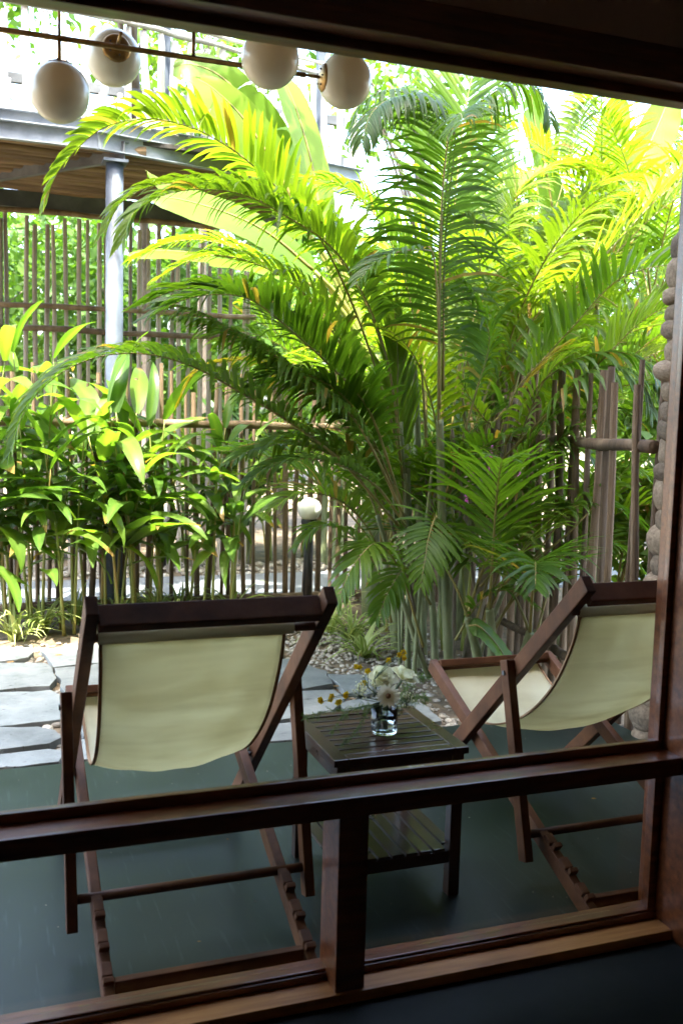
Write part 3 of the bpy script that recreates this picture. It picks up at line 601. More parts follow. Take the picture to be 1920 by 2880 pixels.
def globe(c, axis, lens_):
    axis = unit(axis); V_, F_ = spherevf((0, 0, 0), gr, 36, 24); g = MB().add([np.array(v)+c for v in V_], F_).build('globe', 'globe', chn, True)
    V_, F_ = lathevf([(.012, .012), (.040, .004), (.049, -.006), (.049, -.010), (.046, -.014)], 28); q = Vector(axis).to_track_quat('Z', 'Y')
    MB().add([np.array(q @ Vector(v))+np.array(c)+axis*gr*.90 for v in V_], F_).build('gallery', 'brass', g, True)
    for i in range(5):
        t = 2*math.pi*i/5; V_, F_ = spherevf((.027*math.cos(t), .027*math.sin(t), .009), .0035, 8, 5); MB().add([np.array(q @ Vector(v))+np.array(c)+axis*gr*.90 for v in V_], F_).build('screw', 'darksteel', g, True)
    e = np.array(c)+axis*(gr+lens_); MB().tube([np.array(c)+axis*gr*.9, e], .0055, 10).build('arm', 'brass', g, True)
p1 = P(168, 260, cy); globe((p1[0], cy, p1[2]), (0, 0, 1), zr-p1[2]-gr)
MB().tube([(p1[0], cy, zr), (p1[0], cy, 2.84)], .0045, 10).build('stem', 'brass', chn, True)
p2 = P(338, 165, cy+.20); globe((P(342, 160, cy)[0], cy+.20, p2[2]), (0, -1, .08), .10)
p3 = P(760, 165, cy-.16); globe((p3[0], cy-.16, p3[2]), (0.1, 1, -.25), .06)
p4 = P(967, 221, cy); globe((xr+.085, cy, zr), (-1, 0, 0), .03)

# ------------------------------------------------------------------ stick fences
def stick_mesh(seed, curve=.03):
    r = random.Random(seed); k = 9; pts = []; ph = [r.uniform(0, 6.3) for _ in range(3)]
    for i in range(k): u = i/(k-1); pts.append((curve*.4*math.sin(3*u+ph[0])+.15*curve*math.sin(9*u+ph[1]), curve*.4*math.sin(2.6*u+ph[2]), u))
    rad = [(1-.25*i/(k-1))*(1+r.uniform(-.10, .10)) for i in range(k)]
    pts = np.array(pts); V, F = tubevf(pts*np.array([1, 1, 1]), [1e-3]*k, 8)
    V = [];
    for i in range(k):
        for j in range(8):
            t = 2*math.pi*j/8; rr = rad[i]*(1+r.uniform(-.07, .07)); V.append((pts[i][0]/.03+rr*math.cos(t), pts[i][1]/.03+rr*math.sin(t), pts[i][2]))
    me = mesh('stick', V, F, True); me.materials.append(M['stick']); return me
STK = [stick_mesh(i) for i in range(9)]
def stick(par, x, y, z0, z1, r, name='stick', mats=None, lean=0.012):
    me = rnd.choice(STK if mats is None else mats); o = link(name, me, None, par); h = z1-z0
    o.location = (x, y, z0); o.scale = (r, r, h); o.rotation_euler = (rnd.uniform(-lean, lean), rnd.uniform(-lean, lean), rnd.uniform(0, 6.3)); return o
def rail(par, p, q, r, mat='stick', name='rail'):
    k = 14; p = np.array(p); q = np.array(q); pts = [p+(q-p)*i/(k-1)+np.array([0, rnd.uniform(-.006, .006), rnd.uniform(-.010, .010)]) for i in range(k)]
    return MB().tube(pts, [r*rnd.uniform(.85, 1.12) for _ in range(k)], 8).build(name, mat, par, True)
PPL = []
for me in STK:
    m2 = me.copy(); m2.materials.clear(); m2.materials.append(M['sunlitpole']); PPL.append(m2)
f1 = empty('stick_fence', (1.5, 7.25, -.05), 'low fence of upright grey sticks in front of the concrete walk', 'fence')
x = -.5
while x < 3.42:
    stick(f1, x, 7.25+rnd.uniform(-.012, .012), -.10, rnd.uniform(1.58, 1.80), rnd.uniform(.014, .025), lean=.022); x += rnd.uniform(.06, .115)
rail(f1, (-.6, 7.20, .03), (3.45, 7.20, .03), .030); rail(f1, (-.6, 7.20, 1.35), (3.45, 7.20, 1.36), .030)
f2 = empty('stick_fence', (3.1, 5.4, -.05), 'dark stick fence running from the stone wall behind the palm', 'fence')
y = 3.80
while y < 7.2:
    x = 2.93+.15*(y-3.73); stick(f2, x+.03+rnd.uniform(-.015, .015), y, -.10, rnd.uniform(1.62, 1.80), rnd.uniform(.017, .029), lean=.035); y += rnd.uniform(.085, .14)
rail(f2, (2.95, 3.78, 1.35), (3.47, 7.24, 1.36), .030); rail(f2, (2.95, 3.78, .15), (3.47, 7.24, .12), .028)
sc_ = empty('stick_screen', (1, 8.9, -.05), 'tall screen of upright sticks under the raised deck', 'screen')
x = -.7
while x < 2.35:
    stick(sc_, x, 8.9+rnd.uniform(-.015, .015), -.08, rnd.uniform(2.98, 3.12), rnd.uniform(.020, .028), mats=PPL); x += rnd.uniform(.072, .108)
for (pl, pr) in (((0, 866), (500, 872)), ((60, 920), (420, 945)), ((0, 590), (300, 612))):
    a, b = P(*pl, 8.85), P(*pr, 8.85); zz = (a[2]+b[2])/2; rail(sc_, (-.75, 8.85, zz), (2.38, 8.85, zz+.01), .024)

# ------------------------------------------------------------------ raised deck
dk = empty('raised_deck', (.93, 7.2, 0), 'raised deck on blue grey steel beams with a railing of bleached palings', 'deck')
def dbar(name, p, q, wx, d, mat, side=(0, 1, 0), par=dk): V_, F_ = beamvf(p, q, wx, d, side, .002); return MB().add(V_, F_).build(name, mat, par)
MB().tube([(.905, 7.26, -.1), (.905, 7.26, 3.18)], .062, 20).build('post', 'steel', dk, True)
MB().box((.82, 7.175, 3.18), (.99, 7.345, 3.20)).build('cap_plate', 'steel', dk)
K = np.array([.95, 7.2]); dr = unit(np.array([.962, .275])); dl = unit(np.array([-.59, .81])); E = K+dr*2.1
zf0, zf1 = 3.245, 3.37
def chan(name, a, b, z0, z1, mat):   # C-channel: web and two flanges
    a = np.array(a); b = np.array(b); zc = (z0+z1)/2; o = dbar(name, (*a, zc), (*b, zc), .012, z1-z0, mat, side=(unit(b-a)[1], -unit(b-a)[0], 0)); nrm = np.array([unit(b-a)[1], -unit(b-a)[0]])*.03
    for z in (z0+.004, z1-.004): dbar('flange', (*(a+nrm*.7), z), (*(b+nrm*.7), z), .045, .008, mat, side=(nrm[0], nrm[1], 0), par=o)
    return o
chan('front_channel', (-2.2, 7.2), (.78, 7.2), zf0, zf1, 'sunlitsteel'); chan('angled_channel', (.78, 7.2), tuple(E), zf0, zf1, 'sunlitsteel')
chan('upper_channel', (-2.2, 7.235), (.75, 7.235), zf1+.002, zf1+.085, 'sunlitsteel'); chan('upper_channel', (.76, 7.235), tuple(E+np.array([0, .03])), zf1+.002, zf1+.10, 'sunlitsteel')
chan('corner_beam', tuple(K+np.array([.02, .02])), tuple(K+dl*2.6), 3.205, 3.335, 'darksteel')
for i in range(17):
    yy = 7.30+i*.10; xe = .80+(yy-7.2)*3.3 if yy < 7.75 else 2.75; rail(dk, (-2.2, yy, 3.29+rnd.uniform(-.01, .01)), (min(xe, 2.75), yy, 3.29+rnd.uniform(-.012, .012)), .033, 'log', 'log_joist')
MB().box((-2.2, 7.28, 3.335), (2.2, 9.0, 3.365)).build('deck_board', 'mortar', dk); dbar('rear_beam', (-2.2, 8.98, 3.2), (2.75, 8.98, 3.2), .06, .14, 'darksteel')
# paling railing
def pales(a, b, sp, z0, z1):
    a = np.array(a); b = np.array(b); L = np.linalg.norm(b-a); s = .05
    while s < L:
        p = a+(b-a)*s/L; o = stick(dk, p[0], p[1], z0, z1+rnd.uniform(-.04, .03), rnd.uniform(.026, .034), 'paling'); s += sp*rnd.uniform(.85, 1.15)
PST = []
for me in STK[:4]:
    m2 = me.copy(); m2.materials.clear(); m2.materials.append(M['palestick']); PST.append(m2)
_old = STK; STK = PST
pales((-.9, 7.24), (.9, 7.24), .128, 3.45, 4.14); pales((.95, 7.27), tuple(E+np.array([0, .05])), .128, 3.45, 4.14)
pales((-.9, 8.8), (3.2, 8.8), .16, 3.36, 4.1)
STK = _old
rail(dk, (-2.2, 7.24, 4.16), (.89, 7.24, 4.16), .020, 'palestick', 'hand_rail'); rail(dk, (.89, 7.24, 4.16), (*(E+np.array([0, .05])), 4.16), .020, 'palestick', 'hand_rail')
rail(dk, (-2.2, 7.24, 4.23), (.89, 7.24, 4.23), .016, 'palestick', 'hand_rail'); rail(dk, (.89, 7.24, 4.23), (*(E+np.array([0, .05])), 4.23), .016, 'palestick', 'hand_rail')
dbar('rear_rail', (-2.2, 8.85, 3.75), (3.2, 8.85, 3.75), .05, .16, 'darksteel'); dbar('rear_rail', (-2.2, 8.85, 4.15), (3.2, 8.85, 4.15), .05, .08, 'darksteel')
for px_, Yp in ((470, 7.45), (905, 7.8)):
    q = P(px_, 400, Yp); MB().box((q[0]-.03, Yp+.04, 3.365), (q[0]+.03, Yp+.10, 4.6)).build('rail_post', 'steel', dk)

# garden lamps
for (px, py, Yd, bz, lab) in ((870, 1432, 7.05, 0, 'white globe bollard lamp on a black post by the stick fence'), (470, 1452, 9.15, 0, 'distant white globe bollard lamp beyond the concrete walk')):
    c = P(px, py, Yd); gl = empty('garden_lamp', (c[0], c[1], -.05), lab, 'lamp'); rr = .092
    MB().tube([(c[0], c[1], -.08), (c[0], c[1], c[2]-rr*.8)], .036, 16).build('post', 'blacksteel', gl, True)
    Vc, Fc = lathevf([(.05, -rr*1.35), (.062, -rr*1.2), (.062, -rr*.85), (.05, -rr*.8)], 20, c); MB().add(Vc, Fc).build('collar', 'blacksteel', gl, True)
    V_, F_ = spherevf(c, rr, 24, 16); MB().add(V_, F_).build('globe', 'lampglobe', gl, True)

# ------------------------------------------------------------------ palms
def leaflet_vf(p, d, nrm, L, wd, droop, fold=.28, k=6):
    d = unit(d); V = []; F = []; q = np.array(p, float); prof = (.35, .85, 1.0, .92, .62, 0.0); st = (0, .12, .34, .58, .8, 1.0); s0 = unit(np.cross(d, nrm))
    for i in range(k):
        u = st[i]; dd = unit(d+np.array([0, 0, -1.0])*droop*u**1.7)
        if i: q = q+dd*L*(u-st[i-1])
        s = unit(s0-dd*np.dot(s0, dd)); nn = np.cross(s, dd); hw = wd/2*prof[i]
        if i < k-1: V += [q-s*hw+nn*fold*hw, q.copy(), q+s*hw+nn*fold*hw]
        else: V.append(q.copy())
    for i in range(k-2):
        for j in range(2): F.append((i*3+j, i*3+j+1, i*3+j+4, i*3+j+3))
    b = (k-2)*3; F += [(b, b+1, b+3), (b+1, b+2, b+3)]; return V, F
def frond(par, path, bare=.3, L=.42, wd=.026, sp=.025, droop=.9, lift=.35, mat='palmleaf', indiv=False, rr=.0085, ang=(62, 28), base_t=None, normal=None, twist=0.0):
    path = np.array(path, float); n_ = 46; rp = spline(path, n_); seg = np.linalg.norm(np.diff(rp, axis=0), axis=1).sum()
    fr = MB().tube(rp, np.linspace(rr, .0018, n_), 6).build('frond', 'petiole', par, True)
    T = np.gradient(rp, axis=0); T /= np.linalg.norm(T, axis=1)[:, None]
    mb = MB(); s = bare*seg; ln = seg-s; cnt = max(6, int(ln/sp)); bt = rnd.uniform(.15, .6) if base_t is None else base_t
    Nprev = None
    for c_ in range(cnt+1):
        u = c_/cnt; x = bare+(1-bare)*u; i = min(n_-1, x*(n_-1)); i0 = int(i); i1 = min(n_-1, i0+1); f_ = i-i0; p = rp[i0]*(1-f_)+rp[i1]*f_; t = unit(T[i0]*(1-f_)+T[i1]*f_)
        z = np.array([0, 0, 1.0]) if normal is None else np.array(normal, float); nn = z-t*np.dot(z, t)
        if np.linalg.norm(nn) < .25 and Nprev is not None: nn = Nprev-t*np.dot(Nprev, t)
        nn = unit(nn); Nprev = nn if Nprev is None else unit(nn*.5+Nprev*.5); nn = unit(Nprev-t*np.dot(Nprev, t)); sd_ = np.cross(t, nn)
        if twist: nn, sd_ = nn*math.cos(twist)+sd_*math.sin(twist), sd_*math.cos(twist)-nn*math.sin(twist)
        prof = (.55+.45*min(1, u/.18)) if u < .18 else (1-.72*((u-.18)/.82)**1.6)
        for sg in (-1, 1):
            an = R(ang[0]+(ang[1]-ang[0])*u+rnd.uniform(-5, 5)); lf = lift*rnd.uniform(.7, 1.3); d = unit(t*math.cos(an)+(sd_*sg*math.cos(lf)+nn*math.sin(lf))*math.sin(an)); LL = L*prof*rnd.uniform(.9, 1.08)
            bn = unit(nn*math.cos(lf)-sd_*sg*math.sin(lf)); V_, F_ = leaflet_vf(p+t*rnd.uniform(-.3, .3)*sp, d, bn, LL, wd*(.55+.45*prof)*rnd.uniform(.85, 1.1), droop*rnd.uniform(.6, 1.3)*(2.4 if rnd.random() < .07 else 1)); tt = min(1, max(0, bt+rnd.uniform(-.18, .18)))
            if rnd.random() < .018: tt = 2.0
            if rnd.random() < .03: continue
            if indiv: MB().add(V_, F_, tt).build('leaflet', mat, fr, True, True)
            else: mb.add(V_, F_, tt)
    if not indiv: tag(mb.build('leaflets', mat, fr, True, True), kind='stuff')
    return fr
def pxpath(pts, Ys):
    """photo polyline -> 3D, distance Y eased along it"""
    k = len(pts); u = np.linspace(0, 1, k); yy = np.interp(u, np.linspace(0, 1, len(Ys)), Ys); return [P(x, y, Y) for (x, y), Y in zip(pts, yy)]
def cane(par, pts, r0, r1, mat='cane', k=14):
    rp = spline(pts, k*3); rad = np.linspace(r0, r1, k*3)
    for i in range(len(rad)):
        if i % 6 == 0: rad[i] *= 1.10
    return MB().tube(rp, rad, 12).build('cane', mat, par, True)
pm = empty('areca_palm', (2.42, 5.05, -.05), 'large feathery areca palm clump growing beside the slate path', 'palm tree')
for pts, Ys, r0, r1, mt in (
    ([(1262, 1905), (1252, 1650), (1240, 1400), (1236, 1180)], (4.95, 4.95, 4.95), .029, .021, 'cane'),
    ([(1300, 1920), (1345, 1700), (1395, 1450), (1425, 1230), (1445, 1120)], (5.2, 5.15, 5.1), .038, .026, 'oldcane'),
    ([(1180, 1910), (1165, 1700), (1150, 1480), (1140, 1250)], (5.25, 5.3, 5.3), .026, .018, 'cane'),
    ([(1225, 1900), (1215, 1700), (1190, 1500)], (5.1, 5.1, 5.15), .022, .016, 'cane'),
    ([(1205, 1905), (1160, 1780), (1095, 1560), (1060, 1450)], (5.0, 5.0, 5.0), .016, .012, 'cane'),
    ([(1330, 1890), (1400, 1700), (1470, 1560)], (5.0, 4.9, 4.85), .016, .011, 'cane'),
    ([(1190, 1890), (1178, 1500), (1170, 1150), (1160, 1000)], (5.5, 5.5, 5.5), .03, .02, 'cane')):
    cane(pm, pxpath(pts, Ys), r0, r1, mt)
for i in range(12):
    bx_ = rnd.uniform(1120, 1360); tx = bx_+rnd.uniform(-110, 110); ty = rnd.uniform(1180, 1450); Yc = rnd.uniform(4.95, 5.5)
    cane(pm, pxpath([(bx_, 1905), (bx_+(tx-bx_)*.35+rnd.uniform(-8, 8), 1905+(ty-1905)*.5), (tx, ty)], (Yc, Yc)), rnd.uniform(.009, .017), rnd.uniform(.006, .010), rnd.choice(['cane', 'cane', 'oldcane']), 8)
FR = [
 # pixel path of the midrib, distances, options; base_t also paints shade or sunlight into some fronds
 ([(1240, 1450), (1232, 1150), (1234, 900), (1240, 640), (1250, 460), (1272, 350), (1286, 322), (1296, 322), (1300, 345)], (4.95, 4.93, 4.88, 4.75, 4.35), dict(bare=.36, L=.50, lift=.25, droop=1.0, sp=.018, wd=.018, normal=(.1, .75, .65), base_t=.0, ang=(66, 50))),
 ([(1150, 1400), (1090, 1150), (1000, 880), (880, 640), (710, 465), (600, 388), (526, 355), (428, 334), (318, 349), (245, 392), (159, 490), (135, 563)], (5.35, 5.3, 5.2, 5.1), dict(bare=.46, L=.33, indiv=True, base_t=1.0, droop=.65, lift=.6, twist=.45, sp=.027, wd=.031)),
 ([(1140, 1420), (1085, 1000), (960, 728), (790, 600), (673, 545), (551, 533), (453, 551), (380, 600), (349, 673)], (5.2, 5.15, 5.0, 4.85), dict(bare=.36, L=.44, base_t=.55, lift=.45, sp=.024, wd=.028)),
 ([(1130, 1420), (1040, 1160), (936, 1036), (840, 948), (744, 867), (675, 833), (591, 829), (515, 844), (438, 883)], (5.0, 4.9, 4.7, 4.6), dict(bare=.24, L=.46, base_t=.12, lift=.5, droop=.6, sp=.024, wd=.027)),
 ([(1140, 1460), (1000, 1185), (832, 1043), (729, 971), (630, 917), (538, 871), (450, 850)], (4.95, 4.85, 4.7), dict(bare=.28, L=.34, base_t=.15, lift=.1, droop=1.3)),
 ([(1120, 1480), (960, 1298), (814, 1188), (673, 1102), (551, 1035), (428, 998), (306, 998), (202, 1032), (122, 1090), (67, 1163), (31, 1267)], (4.95, 4.85, 4.7, 4.6), dict(bare=.30, L=.30, base_t=.4, lift=.45, droop=.8, sp=.034)),
 ([(1080, 1420), (980, 1220), (857, 1084), (735, 1022), (631, 1016), (551, 1047), (502, 1132)], (5.5, 5.6, 5.7), dict(bare=.45, L=.22, mat='palmyellow', sp=.03)),
 ([(1400, 1480), (1425, 1220), (1450, 1100), (1543, 992), (1621, 907), (1689, 829), (1740, 785), (1808, 758), (1903, 744), (1990, 760)], (5.1, 5.0, 4.75, 4.5), dict(bare=.42, L=.40, indiv=True, base_t=.12, lift=.75, droop=.35, wd=.032, sp=.034, ang=(72, 40))),
 ([(1440, 1180), (1520, 960), (1600, 830), (1740, 673), (1825, 581), (1920, 500), (2040, 420)], (5.4, 5.5, 5.5, 5.4), dict(bare=.30, L=.52, base_t=.95, lift=.6, droop=.45, wd=.034, sp=.034, ang=(75, 45))),
 ([(1400, 1305), (1516, 1186), (1632, 1073), (1713, 992), (1791, 914), (1866, 867), (1960, 850)], (4.9, 4.7, 4.55, 4.4), dict(bare=.50, L=.34, base_t=.4, lift=.6, droop=.6)),
 ([(1400, 1660), (1450, 1613), (1599, 1497), (1731, 1351), (1831, 1245), (1880, 1210)], (4.7, 4.5, 4.4, 4.3), dict(bare=.55, L=.26, base_t=.2, lift=.3, droop=1.0)),
 ([(1320, 1700), (1400, 1500), (1480, 1330), (1560, 1260), (1640, 1270), (1680, 1330)], (4.9, 4.7, 4.5), dict(bare=.45, L=.22, base_t=.45, droop=1.3)),
 ([(1240, 1620), (1238, 1500), (1225, 1456), (1205, 1510), (1195, 1570), (1183, 1640)], (4.9, 4.75, 4.5, 4.35), dict(bare=.30, L=.30, sp=.030, base_t=.3, lift=.15, droop=.5, normal=(0, -.6, .8), ang=(70, 25))),
 ([(1190, 1820), (1130, 1620), (1080, 1540), (1045, 1532), (988, 1600), (948, 1690)], (4.95, 4.8, 4.6, 4.5), dict(bare=.45, L=.30, base_t=.2, droop=.9, lift=.1)),
 ([(1160, 1500), (1137, 1383), (1118, 1153), (1118, 1000), (1108, 860)], (5.4, 5.4, 5.4), dict(bare=.25, L=.42, ang=(28, 14), base_t=.8, lift=.2, droop=.1, normal=(0, 1, .1))),
 ([(1240, 1200), (1255, 900), (1285, 500), (1310, 300), (1335, 180), (1360, 60)], (5.6, 5.6, 5.7), dict(bare=.45, L=.60, base_t=.75, lift=.3, droop=.3, normal=(.2, .9, .2), ang=(50, 30))),
 ([(1300, 1300), (1400, 1000), (1459, 765), (1450, 551), (1431, 398), (1400, 300)], (5.6, 5.7, 5.8), dict(bare=.35, L=.40, base_t=.8, lift=.1, normal=(-.6, .6, .3), droop=.4)),
 ([(1380, 1200), (1480, 850), (1572, 551), (1652, 257), (1680, 150)], (6.2, 6.3, 6.4), dict(bare=.7, L=.3, base_t=.7)),
 ([(1250, 1400), (1330, 1130), (1376, 950), (1320, 850), (1265, 765), (1220, 720)], (5.0, 5.0, 5.1), dict(bare=.42, L=.34, base_t=.3, lift=.3)),
 ([(1236, 1150), (1232, 900), (1220, 730), (1199, 704), (1113, 710), (1050, 745), (1010, 790)], (4.9, 4.85, 4.7, 4.6), dict(bare=.66, L=.26, base_t=.1, droop=1.0)),
 ([(1150, 1430), (1050, 1150), (960, 960), (870, 840), (760, 760), (640, 720), (540, 730), (450, 780)], (5.5, 5.6, 5.7), dict(bare=.36, L=.40, base_t=.65, lift=.4)),
 ([(1140, 1480), (1060, 1370), (960, 1310), (860, 1290), (760, 1310), (690, 1360)], (4.95, 4.8, 4.7), dict(bare=.3, L=.32, base_t=.15, lift=.3, droop=.7)),
 ([(1150, 1500), (1060, 1260), (980, 1130), (880, 1060), (780, 1050), (700, 1090)], (5.1, 5.0, 4.9), dict(bare=.35, L=.38, base_t=.2, lift=.4, droop=.7)),
 ([(1300, 1600), (1370, 1450), (1450, 1380), (1540, 1390), (1600, 1440)], (5.0, 4.8, 4.7), dict(bare=.4, L=.26, base_t=.3, droop=1.1)),
 ([(1350, 1650), (1480, 1500), (1620, 1420), (1740, 1430), (1830, 1500)], (4.8, 4.55, 4.4), dict(bare=.45, L=.26, base_t=.15, droop=1.0)),
 ([(1420, 1250), (1500, 1100), (1620, 1010), (1740, 990), (1820, 1030), (1860, 1110)], (4.9, 4.6, 4.4), dict(bare=.4, L=.36, base_t=.25, lift=.1, droop=1.4)),
 ([(1200, 1300), (1180, 1000), (1130, 760), (1050, 600), (960, 520), (860, 500)], (5.4, 5.5, 5.6), dict(bare=.4, L=.45, base_t=.6)),
 ([(1260, 1300), (1300, 950), (1360, 700), (1450, 540), (1560, 470), (1660, 480)], (5.6, 5.8, 6.0), dict(bare=.4, L=.48, base_t=.85)),
 ([(1400, 1250), (1470, 1010), (1500, 860), (1560, 700), (1640, 600), (1740, 560), (1840, 580)], (5.5, 5.7, 5.8), dict(bare=.4, L=.46, base_t=.85)),
 ([(1210, 1700), (1150, 1600), (1100, 1650), (1060, 1740)], (4.9, 4.75, 4.6), dict(bare=.3, L=.24, base_t=.2, droop=.9)),
 ([(1280, 1800), (1350, 1690), (1430, 1660), (1500, 1700)], (4.8, 4.65, 4.55), dict(bare=.3, L=.26, base_t=.15, droop=.9)),
 ([(1420, 1150), (1380, 1190), (1340, 1150), (1300, 1080), (1280, 1040)], (5.2, 5.2, 5.25), dict(bare=.2, L=.22, base_t=.9, lift=.3)),
 ([(1440, 1150), (1480, 1080), (1550, 1000), (1600, 960)], (5.15, 5.1, 5.1), dict(bare=.2, L=.18, mat='palmyellow', base_t=.6, ang=(25, 10))),
]
FR += [
 ([(1236, 1100), (1240, 700), (1266, 420), (1274, 352), (1205, 292), (1113, 274), (1045, 318), (1018, 400)], (4.95, 4.9, 4.75, 4.6), dict(bare=.70, L=.34, wd=.017, sp=.015, droop=2.0, lift=.1, base_t=.0, ang=(75, 40))),
 ([(1245, 1100), (1250, 700), (1278, 420), (1286, 345), (1390, 259), (1468, 228), (1530, 282), (1548, 345)], (4.95, 4.9, 4.75, 4.6), dict(bare=.70, L=.32, wd=.017, sp=.016, droop=2.0, lift=.1, base_t=.0, ang=(75, 40))),
 ([(1340, 1800), (1420, 1560), (1520, 1330), (1620, 1200), (1720, 1150), (1800, 1190)], (4.9, 4.7, 4.5), dict(bare=.5, L=.30, base_t=.2, droop=1.2)),
 ([(1330, 1780), (1400, 1520), (1470, 1290), (1560, 1170), (1650, 1150)], (4.9, 4.75, 4.6), dict(bare=.5, L=.28, base_t=.35, droop=1.0)),
 ([(1360, 1800), (1500, 1620), (1640, 1530), (1740, 1540), (1810, 1610)], (4.8, 4.6, 4.45), dict(bare=.4, L=.26, base_t=.1, droop=1.1)),
 ([(1380, 1790), (1520, 1540), (1680, 1350), (1780, 1320), (1850, 1380)], (4.7, 4.5, 4.35), dict(bare=.5, L=.27, base_t=.2, droop=1.2)),
 ([(1420, 1400), (1520, 1200), (1600, 1090), (1700, 1030), (1790, 1060), (1830, 1150)], (4.9, 4.6, 4.4), dict(bare=.4, L=.42, base_t=.2, droop=1.6, lift=.1)),
 ([(1400, 1500), (1440, 1300), (1500, 1130), (1560, 1030), (1640, 980)], (5.0, 4.8, 4.7), dict(bare=.5, L=.3, base_t=.6)),
 ([(1120, 1700), (1060, 1450), (1000, 1330), (900, 1250), (800, 1230), (720, 1270)], (5.1, 5.1, 5.0), dict(bare=.45, L=.34, base_t=.3)),
 ([(1100, 1750), (1060, 1600), (980, 1500), (900, 1480), (840, 1530)], (5.0, 4.9, 4.8), dict(bare=.45, L=.26, base_t=.3, droop=1.2)),
 ([(1330, 1300), (1300, 1100), (1330, 900), (1400, 760), (1500, 700)], (5.3, 5.4, 5.5), dict(bare=.4, L=.4, base_t=.7)),
]
for idx in (2, 3, 4, 5, 8, 9, 20, 21, 22, 26, 27, 28, 33, 41, 43):
    pts, Ys, kw = FR[idx]; kw = dict(kw); kw.pop('indiv', None); sx, sy = rnd.uniform(-70, 70), rnd.uniform(-70, 60); k_ = len(pts)-1
    kw['base_t'] = min(1, kw.get('base_t', .5)+.2); FR.append(([(x+sx*(i/k_), y+sy*(i/k_)) for i, (x, y) in enumerate(pts)], tuple(q+rnd.uniform(.12, .4) for q in Ys), kw))
for pts, Ys, kw in FR: frond(pm, pxpath(pts, Ys), **kw)
def auto_palm(base, nf, hgt, lab, seed, bt=.8, Lf=(1.6, 2.3), name='areca_palm', mat='palmleaf', cans=4, sp=.05, up=(55, 86)):
    r_ = random.Random(seed); pr = empty(name, (*base, -.05), lab, 'palm tree'); ends = []
    for i in range(cans):
        a = r_.uniform(0, 6.3); top = np.array([base[0]+.25*math.cos(a), base[1]+.25*math.sin(a), hgt*r_.uniform(.5, 1.0)]); b0 = np.array([base[0]+.1*math.cos(a), base[1]+.1*math.sin(a), -.1]); cane(pr, [b0, (b0+top)/2+np.array([.02, 0, 0]), top], .034, .022, 'cane'); ends.append(top)
    for i in range(nf):
        p = ends[i % cans].copy(); a = 2*math.pi*i/nf*2.4+r_.uniform(-.4, .4); el = R(r_.uniform(*up)); Lg = r_.uniform(*Lf); pts = [p]; k = 8; bend = r_.uniform(.9, 1.5)
        for j in range(k):
            e = el-bend*(j/(k-1))**1.5; d = np.array([math.cos(a)*math.cos(e), math.sin(a)*math.cos(e), math.sin(e)]); p = p+d*Lg/k; pts.append(p)
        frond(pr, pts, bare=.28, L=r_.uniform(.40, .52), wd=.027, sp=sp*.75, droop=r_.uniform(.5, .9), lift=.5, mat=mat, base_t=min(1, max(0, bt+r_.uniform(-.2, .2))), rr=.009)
    return pr
auto_palm((2.95, 5.95), 16, 1.3, 'bright palm clump directly behind the large areca palm', 2, Lf=(1.6, 2.2))
auto_palm((3.75, 6.1), 14, 1.1, 'sunlit areca palm just beyond the dark stick fence', 3)
auto_palm((4.5, 7.6), 16, 1.7, 'tall bright areca palm behind the sunlit one beyond the fence', 5, Lf=(1.9, 2.6))
auto_palm((3.15, 8.95), 14, 1.5, 'bright areca palm rising behind the end of the concrete walk fence', 8, Lf=(1.8, 2.5))
auto_palm((5.4, 6.3), 12, 1.6, 'areca palm partly hidden by the stone wall', 13, Lf=(1.8, 2.5))
auto_palm((2.4, 9.5), 8, .5, 'young low palm beyond the garden lamp and the walk', 21, Lf=(1.0, 1.5))
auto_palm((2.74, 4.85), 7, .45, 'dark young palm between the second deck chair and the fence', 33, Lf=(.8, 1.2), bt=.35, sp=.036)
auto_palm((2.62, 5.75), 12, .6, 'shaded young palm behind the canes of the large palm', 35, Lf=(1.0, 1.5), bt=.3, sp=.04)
auto_palm((4.4, 8.6), 14, 2.2, 'bright feathery palm filling the gap below the open crowned tree', 38, Lf=(1.9, 2.6))
auto_palm((5.0, 6.9), 14, 2.4, 'tallest sunlit palm arching above the stone wall', 36, Lf=(1.9, 2.6))
auto_palm((3.55, 5.15), 9, .5, 'young palm squeezed against the dark stick fence', 31, Lf=(.9, 1.4), bt=.5)

